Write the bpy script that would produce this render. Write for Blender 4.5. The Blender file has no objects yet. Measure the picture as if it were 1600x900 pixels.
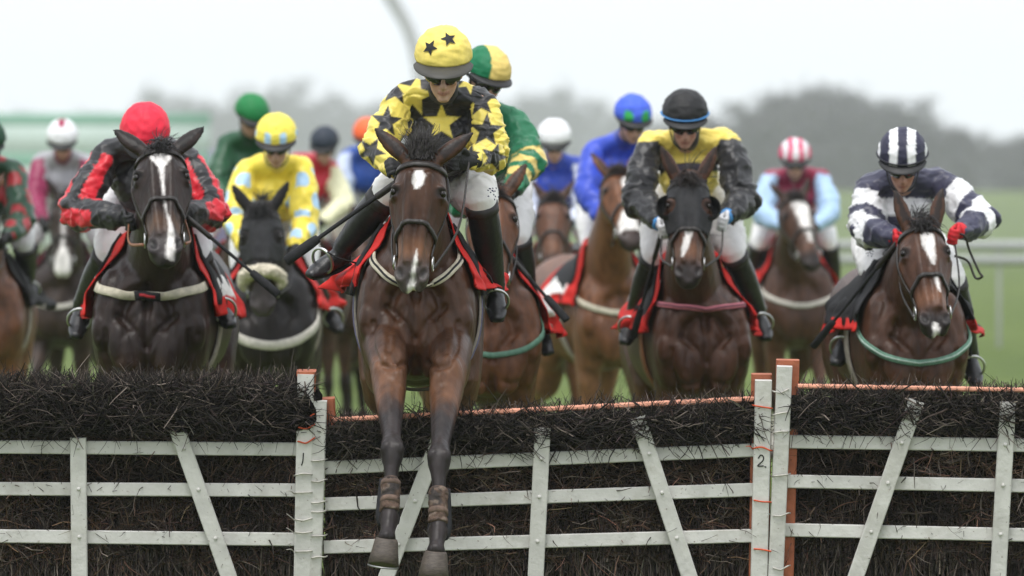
import bpy, math, random
import numpy as np
from mathutils import Vector, Matrix, noise
from mathutils.bvhtree import BVHTree

random.seed(7)
rng = np.random.default_rng(7)
scene = bpy.context.scene
PI = math.pi
FPX, CAMZ, HOR = 8294.0, 1.65, 370.0          # focal length in photo pixels, eye height, horizon row

# ------------------------------------------------------------------ camera, sky, sun, exposure
cam_d = bpy.data.cameras.new('camera')
cam = bpy.data.objects.new('camera', cam_d)
scene.collection.objects.link(cam)
cam.location = (0, 0, CAMZ)
cam.rotation_euler = (math.radians(90) - math.atan(80.0 / FPX), 0, 0)
cam_d.sensor_width = 36.0
cam_d.lens = 36.0 * FPX / 1600.0
cam_d.clip_start = 0.5
cam_d.clip_end = 4000.0
cam_d.dof.use_dof = True
cam_d.dof.focus_distance = 22.7
cam_d.dof.aperture_fstop = 2.9
scene.camera = cam

world = bpy.data.worlds.new('World')
scene.world = world
world.use_nodes = True
wn, wl = world.node_tree.nodes, world.node_tree.links
wn.clear()
w_out = wn.new('ShaderNodeOutputWorld')
w_bg = wn.new('ShaderNodeBackground')
w_sky = wn.new('ShaderNodeTexSky')
w_sky.sky_type = 'NISHITA'
w_sky.sun_disc = False
SUN_EL, SUN_AZ = math.radians(66), math.radians(205)
w_sky.sun_elevation = SUN_EL
w_sky.sun_rotation = SUN_AZ
w_sky.air_density = 1.0
w_sky.dust_density = 6.0
w_hs = wn.new('ShaderNodeHueSaturation')
w_hs.inputs['Saturation'].default_value = 0.12
w_mix = wn.new('ShaderNodeMix')
w_mix.data_type = 'RGBA'
w_mix.inputs[0].default_value = 0.72            # an even cloud deck in front of the clear sky
w_mix.inputs[7].default_value = (11.4, 11.9, 12.8, 1)
wl.new(w_sky.outputs[0], w_hs.inputs['Color'])
wl.new(w_hs.outputs[0], w_mix.inputs[6])
wl.new(w_mix.outputs[2], w_bg.inputs['Color'])
wl.new(w_bg.outputs[0], w_out.inputs['Surface'])
w_bg.inputs['Strength'].default_value = 0.10

sun_d = bpy.data.lights.new('sun', 'SUN')
sun_d.energy = 1.5
sun_d.angle = math.radians(24)
sun_d.color = (1.0, 0.965, 0.92)
sun = bpy.data.objects.new('sun', sun_d)
scene.collection.objects.link(sun)
# light comes from behind the camera, high and a little to its left
_dir = Vector((-0.32 * math.cos(SUN_EL), -0.95 * math.cos(SUN_EL), math.sin(SUN_EL)))
sun.rotation_euler = _dir.to_track_quat('Z', 'Y').to_euler()
sun.location = (-20, -20, 40)

scene.view_settings.view_transform = 'Standard'
scene.view_settings.look = 'None'
scene.view_settings.exposure = 0.42
scene.view_settings.gamma = 1.0
scene.view_settings.use_curve_mapping = False
scene.render.engine = 'CYCLES'
scene.cycles.use_denoising = True
scene.cycles.max_bounces = 6
scene.cycles.volume_bounces = 2
scene.cycles.use_adaptive_sampling = True

# ------------------------------------------------------------------ helpers
def W(px, py, d):
    """a photo pixel at a known distance -> a point in the place"""
    k = FPX / d
    return np.array([(px - 800.0) / k, d, CAMZ - (py - HOR) / k])

def unit(v):
    v = np.asarray(v, float)
    return v / max(np.linalg.norm(v), 1e-9)

def rotx(a): c, s = math.cos(a), math.sin(a); return np.array([[1, 0, 0], [0, c, -s], [0, s, c]])
def roty(a): c, s = math.cos(a), math.sin(a); return np.array([[c, 0, s], [0, 1, 0], [-s, 0, c]])
def rotz(a): c, s = math.cos(a), math.sin(a); return np.array([[c, -s, 0], [s, c, 0], [0, 0, 1]])

def catmull(P, sub):
    P = np.asarray(P, float)
    if P.ndim == 1: P = P[:, None]; flat = True
    else: flat = False
    n = len(P)
    if n < 2 or sub <= 1: return P[:, 0] if flat else P
    E = np.vstack([2 * P[0] - P[1], P, 2 * P[-1] - P[-2]])
    out = []
    for i in range(n - 1):
        p0, p1, p2, p3 = E[i], E[i + 1], E[i + 2], E[i + 3]
        for t in np.linspace(0, 1, sub, endpoint=False):
            out.append(0.5 * ((2 * p1) + (-p0 + p2) * t + (2 * p0 - 5 * p1 + 4 * p2 - p3) * t * t + (-p0 + 3 * p1 - 3 * p2 + p3) * t ** 3))
    out.append(P[-1])
    out = np.array(out)
    return out[:, 0] if flat else out

class Geo:
    def __init__(self): self.V, self.F, self.n = [], [], 0
    def add(self, V, F):
        V = np.asarray(V, float)
        self.V.append(V)
        self.F.extend([tuple(int(i) + self.n for i in f) for f in F])
        self.n += len(V)
        return self
    def arr(self): return np.vstack(self.V)
    def loft(self, C, A, B=None, side=(1, 0, 0), n=16, sub=4, power=2.0, cap=0.6):
        C = catmull(C, sub)
        A = np.broadcast_to(np.asarray(A, float), (1,)) if np.ndim(A) == 0 else np.asarray(A, float)
        m0 = (len(C) - 1) // max(sub, 1) + 1
        if len(A) == 1: A = np.repeat(A, m0)
        B = A if B is None else (np.repeat(np.asarray([B], float), m0) if np.ndim(B) == 0 else np.asarray(B, float))
        A = np.maximum(catmull(A, sub), 0.001); B = np.maximum(catmull(B, sub), 0.001)
        m = len(C)
        T = np.gradient(C, axis=0)
        T /= np.maximum(np.linalg.norm(T, axis=1)[:, None], 1e-9)
        S = np.broadcast_to(np.asarray(side, float), C.shape).copy()
        S -= (S * T).sum(1)[:, None] * T
        S /= np.maximum(np.linalg.norm(S, axis=1)[:, None], 1e-9)
        U = np.cross(T, S)
        th = np.linspace(0, 2 * PI, n, endpoint=False)
        ct, st = np.cos(th), np.sin(th)
        if power != 2.0:
            ct = np.sign(ct) * np.abs(ct) ** (2 / power); st = np.sign(st) * np.abs(st) ** (2 / power)
        rings = []
        def ring(i, off, sc): return C[i] + T[i] * off + S[i] * 0 + (A[i] * sc) * ct[:, None] * S[i] + (B[i] * sc) * st[:, None] * U[i]
        if cap:
            r = min(A[0], B[0]) * cap
            rings += [ring(0, -r, 0.55), ring(0, -r * 0.6, 0.85)]
        rings += [ring(i, 0, 1) for i in range(m)]
        if cap:
            r = min(A[-1], B[-1]) * cap
            rings += [ring(m - 1, r * 0.6, 0.85), ring(m - 1, r, 0.55)]
        V = np.vstack(rings + [rings[0].mean(0)[None], rings[-1].mean(0)[None]])
        F = []
        k = len(rings)
        for i in range(k - 1):
            for j in range(n):
                F.append((i * n + j, i * n + (j + 1) % n, (i + 1) * n + (j + 1) % n, (i + 1) * n + j))
        c0, c1 = k * n, k * n + 1
        for j in range(n):
            F.append((c0, (j + 1) % n, j)); F.append((c1, (k - 1) * n + j, (k - 1) * n + (j + 1) % n))
        # consistent outward winding
        return self.add(V, F)
    def tube(self, C, r, n=8, sub=4):
        C = np.asarray(C, float)
        d = unit(C[-1] - C[0]) if np.linalg.norm(C[-1] - C[0]) > 1e-6 else np.array([1, 0, 0])
        side = np.cross(d, [0.31, 0.52, 0.79])
        return self.loft(C, r, None, side, n, sub, cap=0.5)
    def ball(self, c, r, R=None, nu=16, nv=10):
        r = np.broadcast_to(np.asarray(r, float), (3,))
        V, F = [], []
        for i in range(nv + 1):
            ph = PI * i / nv
            for j in range(nu):
                a = 2 * PI * j / nu
                V.append((math.sin(ph) * math.cos(a), math.sin(ph) * math.sin(a), math.cos(ph)))
        V = np.array(V) * r
        if R is not None: V = V @ np.asarray(R).T
        V = V + np.asarray(c, float)
        for i in range(nv):
            for j in range(nu):
                F.append((i * nu + j, (i + 1) * nu + j, (i + 1) * nu + (j + 1) % nu, i * nu + (j + 1) % nu))
        return self.add(V, F)
    def beam(self, p0, p1, w, t, front=(0, -1, 0), ch=0.004):
        """a sawn timber with small chamfers: width across the face, thickness along 'front'"""
        p0, p1 = np.asarray(p0, float), np.asarray(p1, float)
        d = unit(p1 - p0)
        f = np.asarray(front, float); f = unit(f - d * f.dot(d))
        s = np.cross(d, f)
        a, b = w / 2, t / 2
        sec = [(-a + ch, -b), (a - ch, -b), (a, -b + ch), (a, b - ch), (a - ch, b), (-a + ch, b), (-a, b - ch), (-a, -b + ch)]
        V = [p + s * x + f * y for p in (p0, p1) for x, y in sec]
        F = [(j, (j + 1) % 8, 8 + (j + 1) % 8, 8 + j) for j in range(8)] + [tuple(range(7, -1, -1)), tuple(range(8, 16))]
        return self.add(np.array(V), F)
    def torus(self, c, R, r, ax=(0, 1, 0), n=20, m=8, sx=1.0, up=(0, 0, 1)):
        ax = unit(ax); u = np.asarray(up, float); u = unit(u - ax * u.dot(ax)); v = np.cross(ax, u)
        V, F = [], []
        for i in range(n):
            a = 2 * PI * i / n
            d = math.cos(a) * u + math.sin(a) * v * sx
            for j in range(m):
                b = 2 * PI * j / m
                V.append(np.asarray(c) + d * (R + r * math.cos(b)) + ax * r * math.sin(b))
        for i in range(n):
            for j in range(m):
                F.append((i * m + j, ((i + 1) % n) * m + j, ((i + 1) % n) * m + (j + 1) % m, i * m + (j + 1) % m))
        return self.add(np.array(V), F)
    def ribbon(self, P, N, w, t=0.004, sub=1):
        """a strap: points on a surface, its normals, width along the surface, thickness off it"""
        P, N = np.asarray(P, float), np.asarray(N, float)
        T = np.gradient(P, axis=0); T /= np.maximum(np.linalg.norm(T, axis=1)[:, None], 1e-9)
        S = np.cross(T, N); S /= np.maximum(np.linalg.norm(S, axis=1)[:, None], 1e-9)
        w = np.broadcast_to(np.asarray(w, float), (len(P),))[:, None] / 2
        c = min(0.25, 1)
        rows = [P - S * w, P - S * w * .86 + N * t, P + S * w * .86 + N * t, P + S * w, P + S * w * .9 - N * t * .3, P - S * w * .9 - N * t * .3]
        V = np.stack(rows, 1).reshape(-1, 3); k = 6
        F = [(i * k + j, i * k + (j + 1) % k, (i + 1) * k + (j + 1) % k, (i + 1) * k + j) for i in range(len(P) - 1) for j in range(k)]
        F += [tuple(range(k - 1, -1, -1)), tuple((len(P) - 1) * k + j for j in range(k))]
        return self.add(V, F)

def make_mesh(name, V, F, col=None, smooth=True):
    me = bpy.data.meshes.new(name)
    me.from_pydata(np.asarray(V).tolist(), [], F if isinstance(F, list) else F.tolist())
    if col is not None:
        ca = me.color_attributes.new('Col', 'FLOAT_COLOR', 'POINT')
        c4 = np.ones((len(V), 4), np.float32); c4[:, :3] = col
        ca.data.foreach_set('color', c4.ravel())
    if smooth: me.polygons.foreach_set('use_smooth', [True] * len(me.polygons))
    me.update()
    return me

def link(name, me, mat, parent=None):
    o = bpy.data.objects.new(name, me)
    scene.collection.objects.link(o)
    if mat is not None and me is not None and not me.materials: me.materials.append(mat)
    if parent is not None: o.parent = parent
    return o

def part(name, g, mat, parent=None, col=None, smooth=True, fix=True):
    V = g.arr()
    me = make_mesh(name, V, g.F, col, smooth)
    if fix:
        import bmesh
        b = bmesh.new(); b.from_mesh(me); bmesh.ops.recalc_face_normals(b, faces=b.faces[:]); b.to_mesh(me); b.free()
    return link(name, me, mat, parent)

def empty(name, loc, label, cat, group=None, rz=0.0):
    o = bpy.data.objects.new(name, None)
    scene.collection.objects.link(o)
    o.empty_display_size = 0.1
    o.location = tuple(loc); o.rotation_euler = (0, 0, rz)
    o['label'] = label; o['category'] = cat
    if group: o['group'] = group
    return o

def tag(o, label, cat, group=None):
    o['label'] = label; o['category'] = cat
    if group: o['group'] = group
    return o

_tmp_i = 0
def remesh(g, voxel, it=6, fac=0.5):
    """fuse overlapping closed shapes into one continuous skin; returns V, F(quads), normals"""
    V = g.arr()
    me = make_mesh('tmp', V, g.F)
    import bmesh
    b = bmesh.new(); b.from_mesh(me); bmesh.ops.recalc_face_normals(b, faces=b.faces[:]); b.to_mesh(me); b.free()
    o = bpy.data.objects.new('tmp', me); scene.collection.objects.link(o)
    m = o.modifiers.new('r', 'REMESH'); m.mode = 'VOXEL'; m.voxel_size = voxel; m.adaptivity = 0
    if it:
        s = o.modifiers.new('s', 'SMOOTH'); s.factor = fac; s.iterations = it
    return read_back(o, me)

def read_back(o, me):
    dg = bpy.context.evaluated_depsgraph_get(); dg.update()
    ev = o.evaluated_get(dg)
    m2 = ev.to_mesh()
    n = len(m2.vertices)
    VV = np.empty(n * 3); m2.vertices.foreach_get('co', VV); VV = VV.reshape(-1, 3)
    NN = np.empty(n * 3); m2.vertices.foreach_get('normal', NN); NN = NN.reshape(-1, 3)
    k = len(m2.polygons)
    lt = np.empty(k, np.int32); m2.polygons.foreach_get('loop_total', lt)
    li = np.empty(len(m2.loops), np.int32); m2.loops.foreach_get('vertex_index', li)
    st = np.empty(k, np.int32); m2.polygons.foreach_get('loop_start', st)
    FF = [tuple(li[a:a + c]) for a, c in zip(st.tolist(), lt.tolist())]
    FF = [tuple(int(x) for x in f) for f in FF]
    ev.to_mesh_clear()
    bpy.data.objects.remove(o); bpy.data.meshes.remove(me)
    return VV, FF, NN

def thin(V, F, w, ratio):
    """fewer, larger faces where w is high (flanks and quarters), the rest kept fine"""
    me = make_mesh('tmp', V, F); o = bpy.data.objects.new('tmp', me); scene.collection.objects.link(o)
    vg = o.vertex_groups.new(name='g')
    vg.add(np.nonzero(w > .5)[0].tolist(), 1.0, 'REPLACE')
    m = o.modifiers.new('d', 'DECIMATE'); m.ratio = ratio; m.vertex_group = 'g'; m.vertex_group_factor = 1000.0
    return read_back(o, me)

def carve(V, N, P, width, depth, mask):
    """press a groove along a line on the body"""
    P = np.asarray(P, float); best = np.full(len(V), 1e9)
    for i in range(len(P) - 1):
        d = (P[i + 1] - P[i])[[0, 2]]; q = V[:, [0, 2]] - P[i][[0, 2]]
        t = np.clip((q @ d) / (d @ d), 0, 1); best = np.minimum(best, np.linalg.norm(q - t[:, None] * d, axis=1))
    return V - N * (np.exp(-(best / width) ** 2) * depth * mask)[:, None]

def nz(V, scale, seed=0.0):
    S = np.asarray(V) * np.asarray(scale) + seed
    return np.array([noise.noise(p) for p in S.tolist()])

def ss(x, a, b):
    t = np.clip((np.asarray(x, float) - a) / (b - a), 0, 1)
    return t * t * (3 - 2 * t)

def lerp(a, b, t):
    t = np.asarray(t)[:, None] if np.ndim(t) else t
    return np.asarray(a) * (1 - t) + np.asarray(b) * t

def project(V, P, R):
    """distance to a jointed centre line, divided by its radius, and how far along (0..1)"""
    P = np.asarray(P, float); R = np.asarray(R, float)
    L = np.linalg.norm(np.diff(P, axis=0), axis=1); cum = np.concatenate([[0], np.cumsum(L)]); tot = cum[-1]
    best = np.full(len(V), 1e9); u = np.zeros(len(V)); vec = np.zeros_like(V)
    for i in range(len(P) - 1):
        d = P[i + 1] - P[i]
        t = np.clip(((V - P[i]) @ d) / (d @ d), 0, 1)
        q = P[i] + t[:, None] * d
        dist = np.linalg.norm(V - q, axis=1) / (R[i] * (1 - t) + R[i + 1] * t)
        k = dist < best
        best[k] = dist[k]; u[k] = (cum[i] + t[k] * L[i]) / tot; vec[k] = (V - q)[k]
    return best, u, vec

# ------------------------------------------------------------------ materials
MAT = {}
def mat(name, color=None, rough=0.6, metal=0.0, var=0.15, nscale=12.0, bump=0.15, bscale=60.0, spec=0.4, sheen=0.0, attr=False, coat=0.0, stretch=None, bdist=0.01):
    if name in MAT: return MAT[name]
    m = bpy.data.materials.new(name); m.use_nodes = True
    N, L = m.node_tree.nodes, m.node_tree.links
    bs = N['Principled BSDF']
    tc = N.new('ShaderNodeTexCoord')
    src = tc.outputs['Object']
    if stretch:
        mp = N.new('ShaderNodeMapping'); mp.inputs['Scale'].default_value = stretch
        L.new(src, mp.inputs['Vector']); src = mp.outputs['Vector']
    n1 = N.new('ShaderNodeTexNoise'); n1.inputs['Scale'].default_value = nscale; n1.inputs['Detail'].default_value = 6
    L.new(src, n1.inputs['Vector'])
    mr = N.new('ShaderNodeMapRange')
    mr.inputs['From Min'].default_value = 0.3; mr.inputs['From Max'].default_value = 0.7
    mr.inputs['To Min'].default_value = 1 - var; mr.inputs['To Max'].default_value = 1 + var
    L.new(n1.outputs['Fac'], mr.inputs['Value'])
    mul = N.new('ShaderNodeVectorMath'); mul.operation = 'SCALE'
    if attr:
        at = N.new('ShaderNodeAttribute'); at.attribute_name = 'Col'
        L.new(at.outputs['Color'], mul.inputs[0])
    else:
        mul.inputs[0].default_value = color
    L.new(mr.outputs['Result'], mul.inputs['Scale'])
    L.new(mul.outputs['Vector'], bs.inputs['Base Color'])
    bs.inputs['Roughness'].default_value = rough
    bs.inputs['Metallic'].default_value = metal
    bs.inputs['Specular IOR Level'].default_value = spec
    if sheen:
        bs.inputs['Sheen Weight'].default_value = sheen; bs.inputs['Sheen Roughness'].default_value = 0.5
    if coat:
        bs.inputs['Coat Weight'].default_value = coat; bs.inputs['Coat Roughness'].default_value = 0.15
    if bump:
        n2 = N.new('ShaderNodeTexNoise'); n2.inputs['Scale'].default_value = bscale; n2.inputs['Detail'].default_value = 5
        L.new(src, n2.inputs['Vector'])
        bp = N.new('ShaderNodeBump'); bp.inputs['Strength'].default_value = bump; bp.inputs['Distance'].default_value = bdist
        L.new(n2.outputs['Fac'], bp.inputs['Height']); L.new(bp.outputs['Normal'], bs.inputs['Normal'])
    MAT[name] = m
    return m

M_COAT = mat('horse_coat', attr=True, rough=0.41, var=0.38, nscale=22, bump=0.45, bscale=48, spec=0.24, stretch=(1, 1, 0.40), bdist=0.008)
M_SILK = mat('silk', attr=True, rough=0.40, var=0.08, nscale=24, bump=0.28, bscale=16, spec=0.4, sheen=0.15, bdist=0.012)
M_FELT = mat('cap_cover', attr=True, rough=0.55, var=0.08, nscale=40, bump=0.4, bscale=20, spec=0.3, bdist=0.008)
M_CLOTH = mat('saddle_cloth', attr=True, rough=0.7, var=0.10, nscale=20, bump=0.4, bscale=30, spec=0.25)
M_SKIN = mat('skin', attr=True, rough=0.5, var=0.08, nscale=60, bump=0.15, bscale=220, spec=0.4, bdist=0.003)
M_BREECH = mat('breeches', attr=True, rough=0.7, var=0.07, nscale=14, bump=0.5, bscale=24, spec=0.25, bdist=0.01)
M_BOOT = mat('boot_leather', (0.012, 0.012, 0.013), 0.36, var=0.4, nscale=20, bump=0.3, bscale=45, spec=0.5)
M_LEATHER = mat('tack_leather', (0.018, 0.014, 0.012), 0.45, var=0.4, nscale=60, bump=0.2, bscale=120, spec=0.45)
M_TAN = mat('tan_leather', (0.22, 0.085, 0.035), 0.5, var=0.2, nscale=60, bump=0.2, bscale=120)
M_RUBBER = mat('black_pad', (0.012, 0.012, 0.014), 0.75, var=0.3, nscale=30, bump=0.2, bscale=60, spec=0.3)
M_METAL = mat('bit_metal', (0.55, 0.55, 0.54), 0.38, 1.0, var=0.15, nscale=60, bump=0)
M_LENS = mat('goggle_lens', (0.012, 0.012, 0.016), 0.08, var=0.0, bump=0, spec=0.6, coat=0.5)
M_EYE = mat('horse_eye', (0.008, 0.005, 0.004), 0.16, var=0.0, bump=0, spec=0.35)
M_HAIR = mat('horse_hair', attr=True, rough=0.5, var=0.3, nscale=50, bump=0, spec=0.4)
M_HOOF = mat('hoof_horn', (0.075, 0.060, 0.048), 0.55, var=0.35, nscale=40, bump=0.3, bscale=90, stretch=(1, 1, 4))
M_LEGBOOT = mat('brushing_boot', (0.085, 0.058, 0.045), 0.7, var=0.45, nscale=35, bump=0.4, bscale=70)
M_GLOVEB = mat('black_glove', (0.014, 0.014, 0.015), 0.6, var=0.3, nscale=40, bump=0.3, bscale=140)
M_FLEECE = mat('sheepskin', (0.62, 0.56, 0.44), 0.95, var=0.25, nscale=50, bump=0.9, bscale=70, spec=0.1)
def web(name, c): return mat('webbing_' + name, c, 0.7, var=0.2, nscale=40, bump=0.3, bscale=200, spec=0.3)
# ------------------------------------------------------------------ hair and twigs
def strands(P0, D, L, r, bend=None, nseg=3, sides=3, taper=0.65, curl=0.0):
    P0 = np.asarray(P0, float); D = np.asarray(D, float); n = len(P0)
    D = D / np.maximum(np.linalg.norm(D, axis=1)[:, None], 1e-9)
    L = np.broadcast_to(L, (n,)); r = np.broadcast_to(r, (n,))
    X = np.cross(D, rng.normal(size=(n, 3))); X /= np.maximum(np.linalg.norm(X, axis=1)[:, None], 1e-9)
    Y = np.cross(D, X)
    V = np.empty((n, nseg + 1, sides, 3))
    ph = rng.uniform(0, 6.28, n)
    for i in range(nseg + 1):
        s = i / nseg
        c = P0 + D * (L * s)[:, None]
        if bend is not None: c = c + bend * (s * s)
        if curl: c = c + (X * np.sin(ph + s * 5)[:, None] + Y * np.cos(ph * 1.7 + s * 4)[:, None]) * (curl * L * s)[:, None]
        rr = (r * (1 - taper * s))[:, None]
        for j in range(sides):
            a = 2 * PI * j / sides
            V[:, i, j] = c + rr * (math.cos(a) * X + math.sin(a) * Y)
    base = (np.arange(n) * (nseg + 1) * sides)[:, None, None, None]
    ii = np.arange(nseg)[None, :, None, None] * sides; jj = np.arange(sides)[None, None, :, None]
    j2 = (jj + 1) % sides
    quad = np.concatenate([base + ii + jj, base + ii + j2, base + ii + sides + j2, base + ii + sides + jj], axis=3).reshape(-1, 4)
    return V.reshape(-1, 3), quad, (nseg + 1) * sides

def hair(name, P0, D, L, r, bend, color, parent, m=None, nseg=4, spread=0.25, curl=0.05):
    V, F, k = strands(P0, D, L, r, bend, nseg, 3, curl=curl)
    c = np.repeat(np.asarray(color) * rng.uniform(1 - spread, 1 + spread, (len(P0), 1)), k, axis=0)
    return link(name, make_mesh(name, V, F, c), m or M_HAIR, parent)

# ------------------------------------------------------------------ the horse
FRONT = {'reach': [(.42, 48, 0), (.28, 30, 0), (.12, 45, 0), (.07, 20, 0)],
         'fold': [(.42, 42, 0), (.28, -75, 0), (.12, -115, 0), (.07, -120, 0)],
         'stand': [(.42, -4, 0), (.28, -6, 0), (.12, 38, 0), (.07, 10, 0)],
         'push': [(.42, -24, 0), (.28, -32, 0), (.12, 12, 0), (.07, -10, 0)],
         'lift': [(.42, 26, 0), (.28, -40, 0), (.12, -75, 0), (.07, -85, 0)]}
HIND = {'under': [(.38, 62, 0), (.42, -8, 0), (.36, 30, 0), (.12, 45, 0), (.07, 15, 0)],
        'stand': [(.38, 36, 0), (.42, -36, 0), (.36, 6, 0), (.12, 36, 0), (.07, 10, 0)],
        'back': [(.38, 10, 0), (.42, -58, 0), (.36, -38, 0), (.12, -20, 0), (.07, -50, 0)],
        'trail': [(.38, 30, 0), (.42, -75, 0), (.36, -60, 0), (.12, -95, 0), (.07, -110, 0)]}

def chain(p, segs, side, out=0.0):
    pts = [np.array(p, float)]
    for ln, a, o in segs:
        a = math.radians(a)
        pts.append(pts[-1] + ln * np.array([side * out, -math.sin(a), -math.cos(a)]))
    return pts

def horse(S, hands=None):
    sc = S.get('sc', 1.0); yaw = math.radians(S.get('yaw', 0)); d = S['d']; vox = S.get('vox', 0.027)
    X0 = (S['px'] - 800) * d / FPX
    Rw = rotz(-yaw); loc = np.array([X0, d, 0.0])
    loc_of = lambda p: Rw @ (np.asarray(p) - loc)
    root = empty('horse', loc, S['label'], 'horse', 'horses galloping at the hurdles', yaw)
    fine = S.get('fine', False)
    # ---- legs first: the lowest hoof stands on the turf
    lg = S.get('legs', ('stand', 'lift', 'under', 'stand'))
    legs = []
    if 'leg_px' in S:
        for s, pts in zip((-1, 1), S['leg_px']):
            legs.append(('f', s, [loc_of(W(a, b, d + dy)) for a, b, dy in pts]))
        lift = S['lift']
    else:
        for s, k in zip((-1, 1), lg[:2]): legs.append(('f', s, [q * sc for q in chain((s * .155, -.10, .95), FRONT[k], s, 0.0)]))
        lift = None
    for s, k in zip((-1, 1), lg[2:]): legs.append(('h', s, [q * sc for q in chain((s * .17, .98, 1.24), HIND[k], s, 0.0)]))
    if lift is None:
        lift = -min(l[2][-1][2] for l in legs)
        for l in legs: l[2][:] = [q + np.array([0, 0, lift]) for q in l[2]]
    else:
        for l in legs:
            if l[0] == 'h': l[2][:] = [q + np.array([0, 0, lift]) for q in l[2]]
    B = lambda *p: np.array(p, float) * sc + np.array([0, 0, lift])
    # ---- head frame
    dp = d - 0.74 * sc
    pw = W(*S['poll'], dp)
    L = 0.62 * sc
    n0 = W(*S['nose'], dp - 0.2)
    proj = math.hypot(n0[0] - pw[0], n0[2] - pw[2])
    dep = math.sqrt(max(L * L - proj * proj, (0.18 * sc) ** 2))
    nw = W(*S['nose'], dp - dep)
    poll, nose = loc_of(pw), loc_of(nw)
    hl = np.linalg.norm(nose - poll) / 0.62
    a = unit(nose - poll)
    hy = math.radians(S.get('headyaw', 0)) - yaw
    l = np.array([math.cos(hy), math.sin(hy), 0]); l = unit(l - a * l.dot(a))
    f = np.cross(a, l)
    hs = S.get('hw', 1.0) * sc; hx = hs * S.get('hx', 1.17)
    H = lambda t, x, v: poll + a * t * hl + l * x * hx + f * v * hs
    Hm = np.array([a, l, f])
    # ---- shapes
    g = Geo()
    tr = [(-.345, 1.17, .10, .15), (-.30, 1.17, .17, .24), (-.20, 1.21, .245, .32), (0, 1.26, .265, .365), (.25, 1.25, .29, .355), (.55, 1.25, .305, .335),
          (.85, 1.31, .285, .30), (1.08, 1.33, .265, .285), (1.26, 1.28, .20, .24), (1.36, 1.22, .10, .14)]
    g.loft([B(0, y, z) for y, z, _, _ in tr], [w * sc for *_, w, _ in tr], [h * sc for *_, h in tr], (1, 0, 0), 24, 3, power=2.15)
    ne = H(.06, 0, -.115)
    nb = B(0, .12, 1.34)
    nk = [nb, nb * .72 + ne * .28 + np.array([0, 0, -.02]), nb * .42 + ne * .58 + np.array([0, 0, .0]), nb * .17 + ne * .83 + np.array([0, 0, .005]), ne]
    nw_ = S.get('neckw', 1.0)
    g.loft(nk, [.205 * sc, .165 * sc * nw_, .118 * sc * nw_, .094 * sc, .082 * sc], [.34 * sc, .28 * sc, .20 * sc, .155 * sc, .13 * sc], (1, 0, 0), 20, 4)
    for s in (-1, 1):
        g.ball(B(s * .165, -.20, 1.22), np.array([.105, .17, .27]) * sc)
        g.ball(B(s * .20, -.30, 1.20), np.array([.06, .075, .10]) * sc)
        g.ball(B(s * .100, -.345, 1.10), np.array([.082, .080, .16]) * sc, roty(s * .30))
        g.ball(B(s * .055, -.30, 1.27), np.array([.05, .075, .12]) * sc, roty(-s * .35))
        g.ball(B(s * .15, -.12, 1.02), np.array([.095, .15, .17]) * sc)
        g.ball(B(s * .15, 1.0, 1.22), np.array([.15, .27, .30]) * sc)
        g.ball(B(s * .18, .82, 1.06), np.array([.10, .20, .22]) * sc)
        g.ball(B(s * .10, .02, 1.48), np.array([.09, .20, .16]) * sc)
    g.loft([B(0, -.12, 1.56), B(0, .05, 1.62), B(0, .30, 1.58), B(0, .7, 1.555), B(0, 1.05, 1.58), B(0, 1.25, 1.47)], [.05, .055, .08, .10, .10, .07], [.06, .06, .06, .05, .05, .05], (1, 0, 0), 10, 3)
    RF = [.098, .060, .043, .037, .034] if fine else [.095, .058, .042, .037, .034]
    cols = []
    for kind, s, P in legs:
        if kind == 'f':
            up = B(s * .16, -.14, 1.12)
            k1 = P[0] * .5 + P[1] * .5
            u10 = unit(P[0] - P[1]); u12 = unit(P[2] - P[1])
            C = [up, P[0], P[0] * .64 + P[1] * .36, P[0] * .30 + P[1] * .70, P[1] + u10 * .085 * sc, P[1] + u10 * .022 * sc, P[1] + u12 * .038 * sc, P[1] + u12 * .095 * sc, P[1] * .35 + P[2] * .65, P[2], P[2] * .4 + P[3] * .6, P[3]]
            A = np.array([.10, .090, .072, .051, .042, .053, .048, .033, .031, .039, .033, .043]) * sc
            Bd = np.array([.14, .12, .086, .060, .049, .058, .052, .040, .038, .046, .036, .046]) * sc
            g.loft(C, A, Bd, (1, 0, 0), 14, 3)
            # forearm muscle and knee bones
            g.ball(P[0] * .78 + P[1] * .22 + np.array([s * .012, -.02, 0]), np.array([.066, .08, .13]) * sc)
            g.ball(P[0] * .66 + P[1] * .34 + np.array([-s * .030, -.03, 0]) * sc, np.array([.045, .05, .12]) * sc)
            for q in (-1, 1): g.ball(P[1] + np.array([q * .026, -.020, .006]) * sc, np.array([.028, .034, .040]) * sc); g.ball(P[2] + np.array([q * .022, .012, 0]) * sc, np.array([.026, .03, .03]) * sc)
            g.loft([P[1] * .9 + P[2] * .1 + np.array([0, .040, 0]) * sc, P[1] * .5 + P[2] * .5 + np.array([0, .040, 0]) * sc, P[2] + np.array([0, .036, 0]) * sc], [.017 * sc] * 3, [.018 * sc] * 3, (1, 0, 0), 8, 3)
            cols.append((kind, [P[0], P[1], P[2], P[3]]))
        else:
            C = [B(s * .16, .95, 1.30), P[0], P[1], P[1] * .5 + P[2] * .5, P[2] * .86 + P[1] * .14, P[2], P[2] * .7 + P[3] * .3, P[3], P[3] * .4 + P[4] * .6, P[4]]
            A = np.array([.12, .13, .115, .08, .052, .055, .042, .044, .036, .047]) * sc
            Bd = np.array([.2, .2, .16, .11, .065, .068, .05, .05, .04, .05]) * sc
            g.loft(C, A, Bd, (1, 0, 0), 14, 3)
            cols.append((kind, [P[1], P[2], P[3], P[4]]))
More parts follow.
